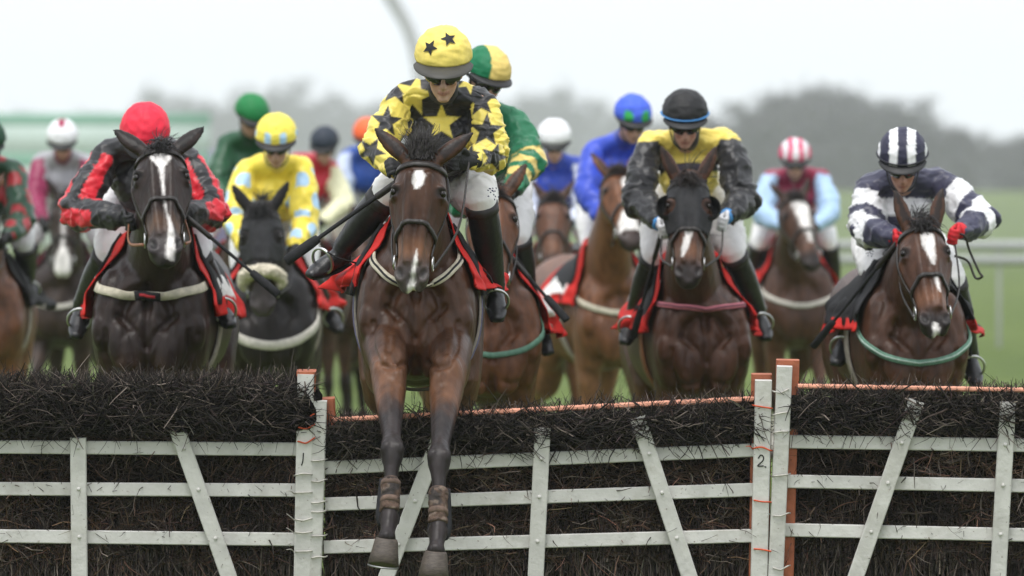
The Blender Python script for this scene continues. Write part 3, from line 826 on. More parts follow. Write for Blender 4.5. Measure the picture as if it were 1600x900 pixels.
def jockey(S, J):
    d = S['d']; loc = np.array([(S['px'] - 800) * d / FPX, d, 0.0])
    J = {k: v - loc for k, v in J.items()}
    root = empty('person', loc, S['jlabel'], 'jockey', 'jockeys riding in the race')
    vx = S.get('jvox', .021); near = vx < .01
    st = S['style']
    R = rotz(math.radians(S.get('hyaw', 0))) @ rotx(math.radians(S.get('hpitch', 20))) @ roty(math.radians(S.get('hroll', 0)))
    hc = J['head']
    hz = S.get('hz', 1.0)
    HL = lambda x, y, z: hc + R @ (np.array([x, y, z]) * hz)
    hball = lambda c, r, Rm: g.ball(c, np.array(r) * hz, Rm)
    sx = unit(J['shr'] - J['shl'])
    # ---- the body itself: one skin under the clothes
    g = Geo()
    g.loft([J['pelvis'], J['pelvis'] * .5 + J['chest'] * .5, J['chest'], J['neck']], [.12, .115, .13, .06], [.085, .08, .09, .055], sx, 14, 3)
    g.loft([J['neck'] + np.array([0, .03, -.03]), J['neck'] * .5 + HL(0, .02, -.05) * .5, HL(0, .015, -.03)], [.062, .056, .056], None, sx, 14, 3)
    for q in 'lr':
        g.loft([J['sh' + q], J['el' + q], J['wr' + q]], [.05, .042, .028], None, sx, 10, 4)
        g.loft([J['hi' + q], J['kn' + q], J['an' + q]], [.06, .024, .024], None, sx, 10, 4)
        g.loft([J['chest'], J['sh' + q]], [.07, .055], None, (0, 1, 0.2), 10, 2)
    k = .95 * hz
    hball(HL(0, .012, .045), np.array([.076, .095, .092]) * k, R)
    g.loft([HL(0, -.030, .05), HL(0, -.036, .0), HL(0, -.040, -.045), HL(0, -.046, -.080), HL(0, -.052, -.105)], np.array([.066, .066, .060, .048, .030]) * k, np.array([.055, .058, .055, .046, .030]) * k, R @ np.array([1, 0, 0]), 16, 3)
    hball(HL(0, -.078, -.098), (.021, .017, .016), R)                   # chin
    g.loft([HL(0, -.090, .012), HL(0, -.102, -.018), HL(0, -.114, -.038), HL(0, -.104, -.048)], [.008, .010, .014, .010], None, R @ np.array([1, 0, 0]), 10, 3)
    for s in (-1, 1):
        hball(HL(s * .037, -.070, -.028), (.022, .020, .022), R)        # cheekbones
        hball(HL(s * .012, -.104, -.044), (.008, .009, .007), R)        # nostril wings
        hball(HL(s * .030, -.083, .018), (.024, .012, .008), R)         # brow
        hball(HL(s * .073, .008, -.012), (.008, .018, .030), R)         # ear
    hball(HL(0, -.094, -.066), (.023, .010, .0055), R); hball(HL(0, -.091, -.078), (.020, .010, .006), R)
    V, F, N = remesh(g, .007 if vx < .006 else .0105 if vx < .0127 else .018, 3 if vx < .0127 else 1, .4)
    D_ = (V - hc) @ R / hz
    sk = np.array(S.get('skin', (.50, .30, .22)))
    C = np.repeat(sk[None], len(V), 0)
    lip = (np.abs(D_[:, 0]) < .024) & (np.abs(D_[:, 2] + .072) < .009) & (D_[:, 1] < -.075)
    C = lerp(C, sk * np.array([.72, .48, .50]), lip * .8)
    C = lerp(C, sk * .35, ((np.abs(D_[:, 0]) < .021) & (np.abs(D_[:, 2] + .0725) < .0022) & (D_[:, 1] < -.08)) * .8)
    C = lerp(C, sk * np.array([1, .72, .70]), np.exp(-((np.abs(D_[:, 0]) - .04) ** 2 + (D_[:, 2] + .035) ** 2) / .0007) * (D_[:, 1] < -.03) * .5)
    C = lerp(C, (.05, .035, .025), ss(D_[:, 2], .045, .055) * (D_[:, 2] < .2))
    link('body', make_mesh('rider_body', V, F, C), M_SKIN, root)
    # ---- silks
    g = Geo()
    g.loft([J['pelvis'] + np.array([0, .02, -.02]), J['pelvis'] * .62 + J['chest'] * .38, J['pelvis'] * .25 + J['chest'] * .75, J['chest'] * .6 + J['neck'] * .4, J['neck'] * .95 + J['head'] * .05],
           [.150, .160, .168, .148, .074], [.115, .125, .134, .112, .072], sx, 20, 3)
    SR = [.070, .084, .088, .084, .074, .060, .044]
    sl = S.get('sleeve', 1.0)
    g.ball(J['chest'] + np.array([0, -.05, -.13]), (.17, .14, .16)); g.ball(J['chest'] * .6 + J['pelvis'] * .4 + np.array([0, -.02, -.09]), (.15, .14, .12))
    arms = []
    for q in 'lr':
        a, b, c = J['sh' + q], J['el' + q], J['wr' + q]
        e = b + unit(b - (a + c) / 2) * .012
        pts = [a, a * .62 + b * .38, a * .2 + b * .8, e, b * .72 + c * .28, b * .32 + c * .68, c * .93 + b * .07]
        g.loft(pts, np.array(SR) * sl, None, (0.2, 1, .3), 16, 3)
        g.loft([J['chest'] * .7 + a * .3, a], [.108, .074], [.100, .072], (0, 1, .3), 14, 3)
        g.loft([J['neck'], J['neck'] * .4 + a * .6, a], [.066, .066, .062], None, (0, 1, .3), 12, 3)
        arms.append((pts, SR))
    V, F, N = remesh(g, vx, 4 if vx < .013 else 2, .5)
    big = nz(V, 7.0, d) * .016 + nz(V, 15.0, d + 9) * .009
    rid = np.zeros(len(V)); seg = np.full(len(V), -1); U = np.zeros(len(V)); ANG = np.zeros(len(V)); best = np.full(len(V), 1.28)
    for i, (pts, rr) in enumerate(arms):
        q, u, vec = project(V, pts, np.array(rr) * sl)
        on = (q < best) & (u > .035)
        # a vertex belongs to the sleeve outside the shoulder seam
        on &= (np.abs((V - J['chest']) @ sx) > .13) | (u > .30)
        seg[on] = i; U[on] = u[on]; best[on] = q[on]
        ax = unit(pts[-1] - pts[0]); outv = unit(np.array([-1. if i == 0 else 1., -.2, .1]) - ax * ax.dot(np.array([-1. if i == 0 else 1., -.2, .1]))); o2 = np.cross(ax, outv)
        ANG[on] = np.arctan2(vec[on] @ o2, vec[on] @ outv)
        rg = 1 - np.abs(nz(np.stack([u * 9, vec[:, 0] * 12, vec[:, 2] * 12], 1), 1.0, d + i)) * 2.4
        rid += np.where(on, np.clip(rg, 0, 1) * .013 * (.35 + np.exp(-((u - .5) / .2) ** 2) + np.exp(-((u - .93) / .12) ** 2)), 0)
    if near:
        # long tension folds that run across the sleeve and fan out from the armpits, and a few sharp creases
        r2 = 1 - np.abs(nz(V, (11, 11, 20), d + 4)) * 3.2; rid += np.clip(r2, 0, 1) ** 1.5 * .007
        r3 = nz(V, (9, 9, 17), d + 14); rid -= np.clip(1 - np.abs(r3) * 8, 0, 1) * .006
    V = V + N * ((big + rid - .006) * S.get('wr', 1.0))[:, None]
    tx = (V - J['chest']) @ sx; tz = V[:, 2] - J['chest'][2]
    ctx = dict(V=V + loc, seg=seg, u=U, ang=ANG, tx=tx, tz=tz, N=N, J=J, d=d)
    C = st['jacket'](ctx)
    jk = link('jacket', make_mesh('jacket', V, F, C), M_SILK, root)
    g = Geo(); cdir = unit(HL(0, .02, -.05) - J['neck'])
    g.loft([J['neck'] + cdir * -.005, J['neck'] + cdir * .035, J['neck'] + cdir * .072], [.076, .070, .064], [.074, .068, .062], sx, 18, 2, cap=.1)
    part('collar', g, M_SILK, jk, np.repeat(np.array(st.get('collar', (.02, .02, .022)))[None], len(g.arr()), 0))
    # ---- breeches
    g = Geo()
    g.loft([J['pelvis'] + np.array([0, .05, .0]), J['pelvis'] + np.array([0, -.08, -.01])], [.145, .15], [.115, .115], sx, 18, 2)
    for q in 'lr':
        h, kn, an = J['hi' + q], J['kn' + q], J['an' + q]
        g.loft([h, h * .6 + kn * .4, h * .15 + kn * .85, kn, kn * .86 + an * .14], [.112, .108, .086, .070, .050], None, (1, .2, 0), 16, 3)
    V, F, N = remesh(g, vx * 1.45, 3)
    r2 = 1 - np.abs(nz(V, (16, 16, 22), d + 2)) * 2.6
    V = V + N * ((np.clip(r2, 0, 1) * .010 + nz(V, 9., d) * .008) * np.clip(np.minimum(np.linalg.norm(V - J['knl'], axis=1), np.linalg.norm(V - J['knr'], axis=1)) / .14 - .3, 0, 1))[:, None]
    bc = np.array(st.get('breeches', (.80, .79, .78)))
    C = np.repeat(bc[None], len(V), 0)
    bre = link('breeches', make_mesh('breeches', V, F, C), M_BREECH, root)
    if st.get('thigh_print'):                                            # a round printed mark of dark dots on the outer thigh
        q, c0 = st['thigh_print']
        h, kn = J['hi' + q], J['kn' + q]; s = -1 if q == 'l' else 1
        bv = BVHTree.FromPolygons(V.tolist(), F)
        cc = c0 - loc
        for i in range(5):
            for j in range(6):
                if (i - 2) ** 2 + (j - 2.5) ** 2 > 7.5 or rng.uniform() < .35: continue
                p = cc + np.array([(i - 2) * .009 + rng.normal(0, .003), -.3, (j - 2.5) * .011 + rng.normal(0, .003)]); hit = bv.ray_cast(Vector(p), Vector((0, 1, 0)))
                if hit[0] is not None:
                    part('printed_dot', Geo().ball(np.array(hit[0]), (.0042, .002, .0042), None, 8, 5), mat('print_navy', (.02, .025, .08), .6), bre)
    # ---- boots
    for q in 'lr':
        kn, an, to = J['kn' + q], J['an' + q], J['to' + q]
        g = Geo(); k0 = kn * .97 + an * .03
        g.loft([k0, kn * .62 + an * .38, kn * .32 + an * .68, kn * .06 + an * .94, an], [.070, .070, .058, .047, .046], None, (1, .3, 0), 16, 3, cap=.12)
        td = unit(to - an); dn = unit(np.cross(td, [1, 0, 0])); dn = dn if dn @ unit(an - kn) > 0 else -dn
        heel = an + dn * .048 - td * .030; toe = to + dn * .02
        ln = max(np.linalg.norm(toe - heel), .19); fd = unit(toe - heel); toe = heel + fd * max(ln, .21)
        g.loft([heel, heel * .6 + toe * .4 - dn * .012, heel * .25 + toe * .75, toe], [.034, .041, .046, .030], [.036, .042, .032, .020], np.cross(fd, dn), 14, 3)
        V, F, N = remesh(g, .0095 if near else .015, 3 if near else 1)
        w = np.exp(-(np.linalg.norm(V - an, axis=1) / .07) ** 2)
        V = V + N * (np.clip(1 - np.abs(nz(V, (20, 20, 40), d)) * 3, 0, 1) * .006 * w)[:, None]
        b = link('boot', make_mesh('boot', V, F), M_BOOT if not st.get('boot') else st['boot'], root)
        g = Geo(); g.loft([heel + dn * .034 - td * .01, heel * .55 + toe * .45 + dn * .030, toe + dn * .014], [.034, .044, .030], [.006] * 3, np.cross(fd, dn), 12, 4, cap=.3)
        part('sole', g, M_RUBBER, b)
        g = Geo(); g.loft([k0 - unit(an - kn) * .012, k0 + unit(an - kn) * .028], [.0745, .0745], None, (1, .3, 0), 18, 1, cap=.1)
        part('boot_top', g, mat('boot_top', (.022, .020, .020), .5, var=.3), b)
    # ---- gloves
    for s, q in ((-1, 'l'), (1, 'r')):
        g = Geo(); fa = unit(J['wr' + q] - J['el' + q])
        fd = unit(fa + np.array([-s * .35, -.6, -.1])) if not S.get('fist_' + q) else unit(np.array(S['fist_' + q]))
        hand(g, J['wr' + q] + fa * .004, fd, np.array([s * .35, 0, 1.0]), 1)
        V, F, N = remesh(g, .006 if near else .012, 2 if near else 1, .4)
        gl = link('glove', make_mesh('glove', V, F), st.get('glove', M_GLOVEB), root)
        g = Geo(); c = J['wr' + q]
        g.loft([c - fa * .035, c + fa * .006], [.040, .037], None, (0, 1, .2), 14, 2, cap=.15)
        part('cuff', g, st.get('cuffmat', st.get('glove', M_GLOVEB)), gl)
    # ---- helmet, peak, goggles
    na, nb_ = (72, 28) if vx < .0127 else (40, 16); V = []
    for i in range(nb_ + 1):
        ph = (PI * .535) * i / nb_
        for j in range(na):
            a = 2 * PI * j / na
            x, y, z = math.sin(ph) * math.cos(a), math.sin(ph) * math.sin(a), math.cos(ph)
            drop = .022 * max(0, y) * (i / nb_) ** 2
            V.append((x * .119, y * .140, z * .118 - drop))
    V = np.array(V) + np.array([0, .012, .064]); D0 = V.copy()
    V = V + (V - np.array([0, .012, .064])) * (nz(V, 30., d) * .04 + np.clip(1 - np.abs(nz(V, (12, 12, 40), d)) * 3, 0, 1) * .022 - np.clip(1 - np.abs(np.abs(V[:, 0]) - .0) / .006, 0, 1) * .012)[:, None]
    F = [(i * na + j, (i + 1) * na + j, (i + 1) * na + (j + 1) % na, i * na + (j + 1) % na) for i in range(nb_) for j in range(na)]
    m_ = len(V); V2 = np.vstack([V, (V - np.array([0, .012, .056])) * .93 + np.array([0, .012, .056])])
    F += [tuple(m_ + q for q in reversed(f_)) for f_ in F] + [(nb_ * na + j, m_ + nb_ * na + j, m_ + nb_ * na + (j + 1) % na, nb_ * na + (j + 1) % na) for j in range(na)]
    C = st['cap'](dict(V=D0, n=len(D0))); C2 = np.vstack([C, np.repeat(np.array([[.015, .015, .016]]), m_, 0)])
    me_ = make_mesh('helmet', V2 * hz @ R.T + hc, F, C2)
    hm = link('helmet', me_, M_FELT, root)
    if st.get('cap_stars'):
        for (sx_, sz_, r_, rot_) in st['cap_stars']:
            # a printed star hugging the dome
            ang, el = math.radians(sx_), math.radians(sz_)
            cdir_ = np.array([math.sin(ang) * math.cos(el), -math.cos(ang) * math.cos(el), math.sin(el)])
            e1 = unit(np.cross([0, 0, 1], cdir_)); e2 = np.cross(cdir_, e1); e1 = e1 if e1[0] > 0 else -e1
            pts = []
            cen = np.array([0, .012, .064]); rad = np.array([.119, .140, .118])
            for k_ in range(10):
                rr = r_ * (1 if k_ % 2 == 0 else .42); th = rot_ + PI * k_ / 5
                p = cdir_ + (e1 * math.sin(th) + e2 * math.cos(th)) * rr
                p = unit(p); pts.append(cen + p * rad * 1.036)
            c_ = cen + unit(cdir_) * rad * 1.046
            Vs = np.array(pts + [c_]) * hz @ R.T + hc
            part('cap_star', Geo().add(Vs, [(k_, (k_ + 1) % 10, 10) for k_ in range(10)]), mat('star_black', (.012, .012, .013), .7), hm, smooth=False)
    # peak
    V, F = [], []; np_ = 17; nr = 6; pk = st.get('peak', .050)
    for side in (0, 1):
        for i in range(np_):
            th = (-1 + 2 * i / (np_ - 1)) * 1.15
            for j in range(nr):
                q = j / (nr - 1); ext = pk * math.cos(th * 1.15) ** .7 if abs(th * 1.15) < PI / 2 else 0
                r0 = np.array([math.sin(th) * .117, .012 - math.cos(th) * .138, .064 - .013])
                p = r0 + np.array([math.sin(th) * .6, -math.cos(th), 0]) * ext * q + np.array([0, 0, -st.get('droop', .16) * ext * q - .22 * ext * q * q - .004 * side])
                V.append(p)
    for side in (0, 1):
        o = side * np_ * nr
        for i in range(np_ - 1):
            for j in range(nr - 1): F.append((o + i * nr + j, o + i * nr + j + 1, o + (i + 1) * nr + j + 1, o + (i + 1) * nr + j))
    for i in range(np_ - 1): F.append((i * nr + nr - 1, (i + 1) * nr + nr - 1, np_ * nr + (i + 1) * nr + nr - 1, np_ * nr + i * nr + nr - 1))
    part('peak', Geo().add(np.array(V) * hz @ R.T + hc, F), mat('peak_' + st.get('peakname', 'black'), st.get('peakcol', (.014, .014, .015)), .5, var=.2, bump=.15), hm)
    if st.get('rimband') is not None:
        g = Geo(); ring = [HL(.1205 * math.sin(q), .012 - .1415 * math.cos(q), .060 - .02 * max(0, -math.cos(q))) for q in np.linspace(0, 2 * PI, 41)]
        g.loft(ring, [.0045] * 41, [.009] * 41, R @ np.array([0, 0, 1]) * 0 + R @ np.array([1, 0, 0]) * 0 + np.array([0, 0, 1.]), 8, 1)
        V = g.arr(); part('rim_band', g, M_FELT, hm, np.repeat(np.array(st['rimband'])[None], len(V), 0))
    # goggles: one curved lens with a frame and a strap
    if st.get('goggles', True):
        def arc(th, z, r=1.0): return HL(math.sin(th) * .079 * r, -.018 - math.cos(th) * .083 * r, z)
        V, F = [], []; n_ = 21
        for rr in (1.0, .93):
            for i in range(n_):
                th = (-1 + 2 * i / (n_ - 1)) * 1.12; e = abs(th) / 1.12
                dip = .014 * math.exp(-(th / .16) ** 2)
                for j in range(5):
                    q = j / 4
                    z = st.get('gz', .024) - .004 * e ** 3 - (q * (.052 - .018 * e ** 2)) + (dip * (q > .7))
                    V.append(arc(th, z, rr + .03 * math.sin(q * PI)))
        for o in (0, n_ * 5):
            for i in range(n_ - 1):
                for j in range(4): F.append((o + i * 5 + j, o + i * 5 + j + 1, o + (i + 1) * 5 + j + 1, o + (i + 1) * 5 + j))
        for i in range(n_ - 1):
            for j in (0, 4): F.append((i * 5 + j, (i + 1) * 5 + j, n_ * 5 + (i + 1) * 5 + j, n_ * 5 + i * 5 + j))
        gg = part('goggles', Geo().add(np.array(V), F), M_LENS, root)
        for s in (-1, 1):
            P = np.array([arc(s * 1.02, .004, 1.03), arc(s * 1.3, .012, 1.08), HL(s * .093, .02, .022), HL(s * .094, .07, .02)])
            P = catmull(P, 4); NN = np.repeat((R @ np.array([s, -.2, 0]))[None], len(P), 0)
            part('goggle_strap', Geo().ribbon(P, NN, .020, .003), mat('strap_' + st.get('strapname', 'black'), st.get('strap', (.012, .012, .013)), .7), gg)
    for s in (-1, 1) if st.get('chin', True) else ():
        P = catmull([HL(s * .084, .0, .03), HL(s * .074, -.012, -.04), HL(s * .052, -.045, -.095), HL(0, -.062, -.122)], 5)
        NN = np.array([unit(p - HL(0, .02, -.03)) for p in P])
        part('chin_strap', Geo().ribbon(P, NN, .012, .003), mat('strap_black', (.012, .012, .013), .7), hm)
    return root

def whip(p0, p1, label, r=.0085, flap=True, sag=.0):
    p0, p1 = np.asarray(p0), np.asarray(p1)
    o = empty('riding_whip', p0, label, 'whip', 'whips held by the jockeys')
    L = p1 - p0; d = unit(L)
    mid = p0 * .5 + p1 * .5 + np.array([0, 0, -sag])
    part('shaft', Geo().tube([p0 - p0, mid - p0, p1 - p0], [r * .85, r * .8, r * .7], 10, 6), M_RUBBER, o)
    part('handle', Geo().tube([-d * .02, d * .18], [r * 1.35, r * 1.25], 10, 1), M_LEATHER, o)
    e = p1 - p0
    if flap: part('flap', Geo().loft([e - d * .16, e - d * .12, e + d * .01], [r * 1.5, r * 1.9, r * 1.9], [r * 1.1, r * 1.3, r * 1.3], (1, 0, .3), 10, 2, cap=.2), M_RUBBER, o)
    return o
# ------------------------------------------------------------------ silks
def rgb(r, g, b):
    f = lambda c: ((c / 255 + .055) / 1.055) ** 2.4 if c > 10 else c / 255 / 12.92
    return np.array([f(r), f(g), f(b)])
YEL, BLK = rgb(228, 208, 96), np.array([.012, .012, .014])
RED, NAVY, WHT = rgb(205, 26, 44), rgb(52, 52, 74), np.array([.74, .74, .75])
GRN, GOLD = rgb(14, 108, 70), rgb(222, 196, 112)
PXM = lambda px, d: px * d / FPX

def plain(c): return lambda X: np.repeat(np.array(c)[None], len(X['V']), 0)
def j_stars(X):
    V = X['V']; d = X['d']
    C = np.repeat(BLK[None], len(V), 0)
    C[X['seg'] >= 0] = YEL
    xs = V[:, 0] * FPX / V[:, 1] + 800; zs = HOR - (V[:, 2] - CAMZ) * FPX / V[:, 1]      # star places read off as photo pixels on the cloth
    P = np.stack([xs, 0 * xs, -zs], 1); front = X['N'][:, 1] < .25
    for cx, cy, r, rot, col in ((690, 192, 30, 0, 'y'), (647, 148, 34, .25, 'y'), (733, 128, 20, .5, 'y'), (668, 236, 18, .4, 'y'),
                                (619, 140, 26, .15, 'k'), (604, 190, 26, .1, 'k'), (580, 236, 24, .5, 'k'), (628, 228, 18, .2, 'k'),
                                (751, 158, 26, -.1, 'k'), (760, 204, 28, .05, 'k'), (772, 246, 24, .3, 'k'), (735, 240, 16, .2, 'k')):
        m = star_mask(P, (cx, -cy), r, rot)
        k = ss(m, -1.0, 1.0) * front
        on = (X['seg'] >= 0) if col == 'k' else (X['seg'] < 0)
        C = lerp(C, YEL if col == 'y' else BLK, k * on)
    # stars that go round the back of the sleeves and the back
    for cx, cz in ((-.16, .0), (.02, .05), (.16, -.02)):
        m = star_mask(np.stack([X['tx'], 0 * cx + X['tx'] * 0, X['V'][:, 1] - d - .25], 1), (cx, cz), .075, .2)
        C = lerp(C, YEL, ss(m, -.004, .004) * (X['N'][:, 2] > .4) * (X['seg'] < 0) * (X['V'][:, 1] > d + .1))
    return C
def j_redblack(X):
    C = np.repeat(BLK[None], len(X['V']), 0)
    a = X['ang']; s = X['seg'] >= 0
    m = s & (X['u'] > .05) & (X['u'] < .80) & ((np.abs(a - .15) < .62) | (np.abs(a + 1.75) < .50) | (np.abs(a - 2.0) < .48))
    C[m] = RED
    t = X['seg'] < 0
    return C
def j_yoke(X):
    C = np.repeat(BLK[None], len(X['V']), 0); t = X['seg'] < 0
    C[t] = rgb(232, 208, 96)
    C[t & (X['tz'] < -.07)] = rgb(40, 28, 52)
    C[t & (X['tz'] < -.11)] = rgb(232, 208, 96)
    return C
def j_hoopnavy(X):
    C = np.repeat(NAVY[None], len(X['V']), 0); s = X['seg'] >= 0; u = X['u'] + .05 * np.cos(X['ang'] * 1.0)
    C[s & (u > .17) & (u < .34)] = WHT; C[s & (u > .42) & (u < .55)] = WHT; C[s & (u > .59) & (u < .70)] = WHT
    t = X['seg'] < 0
    C[t & (X['tz'] < -.045) & (X['tz'] > -.13)] = WHT * .9
    return C
def j_greengold(X):
    C = np.repeat(GRN[None], len(X['V']), 0); s = X['seg'] >= 0; u = X['u']
    for a, b in ((.40, .50), (.60, .66), (.74, .84)): C[s & (u > a) & (u < b)] = GOLD
    t = X['seg'] < 0
    C[t & (np.abs(X['tz'] + .13) < .035)] = GOLD
    return C
def j_spots(base, spot, sc=9.0, torso=True, th=.22, slv=None):
    def f(X):
        C = np.repeat(np.array(base)[None], len(X['V']), 0); s = X['seg'] >= 0
        if slv is not None: C[s] = slv
        w = np.cos(X['u'] * sc * 2.0) * np.cos(X['ang'] * 2.0)
        C[s & (w > th)] = spot
        if torso:
            w2 = np.cos(X['tx'] * 26 + 1) * np.cos(X['tz'] * 26)
            C[(~s) & (w2 > .35)] = spot
        return C
    return f
def j_two(body, slv, cuff=None):
    def f(X):
        C = np.repeat(np.array(body)[None], len(X['V']), 0); s = X['seg'] >= 0
        C[s] = slv
        if cuff is not None: C[s & (X['u'] > .8)] = cuff
        return C
    return f
def c_plain(c): return lambda X: np.repeat(np.array(c)[None], X['n'], 0)
def c_stripes(a, b, k=3.0, ph=0.0):
    def f(X):
        V = X['V']; th = V[:, 0] / .119 * k
        C = np.repeat(np.array(a)[None], X['n'], 0); C[np.cos(th * PI + ph) > 0] = b
        return C
    return f
def c_spots(a, b, k=3.4, rim=None):
    def f(X):
        V = X['V']; C = np.repeat(np.array(a)[None], X['n'], 0)
        w = np.cos(V[:, 0] / .119 * k + 1.57) * np.cos((V[:, 2] - .08) / .06 * 1.2)
        C[np.abs(w) > .72] = b
        if rim is not None: C[V[:, 2] < .058] = rim
        return C
    return f
def c_halves(a, b, x0=0.0):
    def f(X):
        C = np.repeat(np.array(a)[None], X['n'], 0); C[X['V'][:, 0] > x0] = b
        return C
    return f

LIGHTBLUE = rgb(170, 200, 232)
WEB_CREAM, WEB_GREEN, WEB_PINK, WEB_WHITE = web('cream', (.50, .46, .36)), web('green', (.10, .20, .145)), web('pink', (.52, .17, .21)), web('white', (.55, .52, .46))
BAY, DKBAY, BRN, CHES = (.070, .030, .017), (.045, .021, .014), (.019, .0105, .008), (.115, .042, .018)
TANP = (.17, .075, .036)

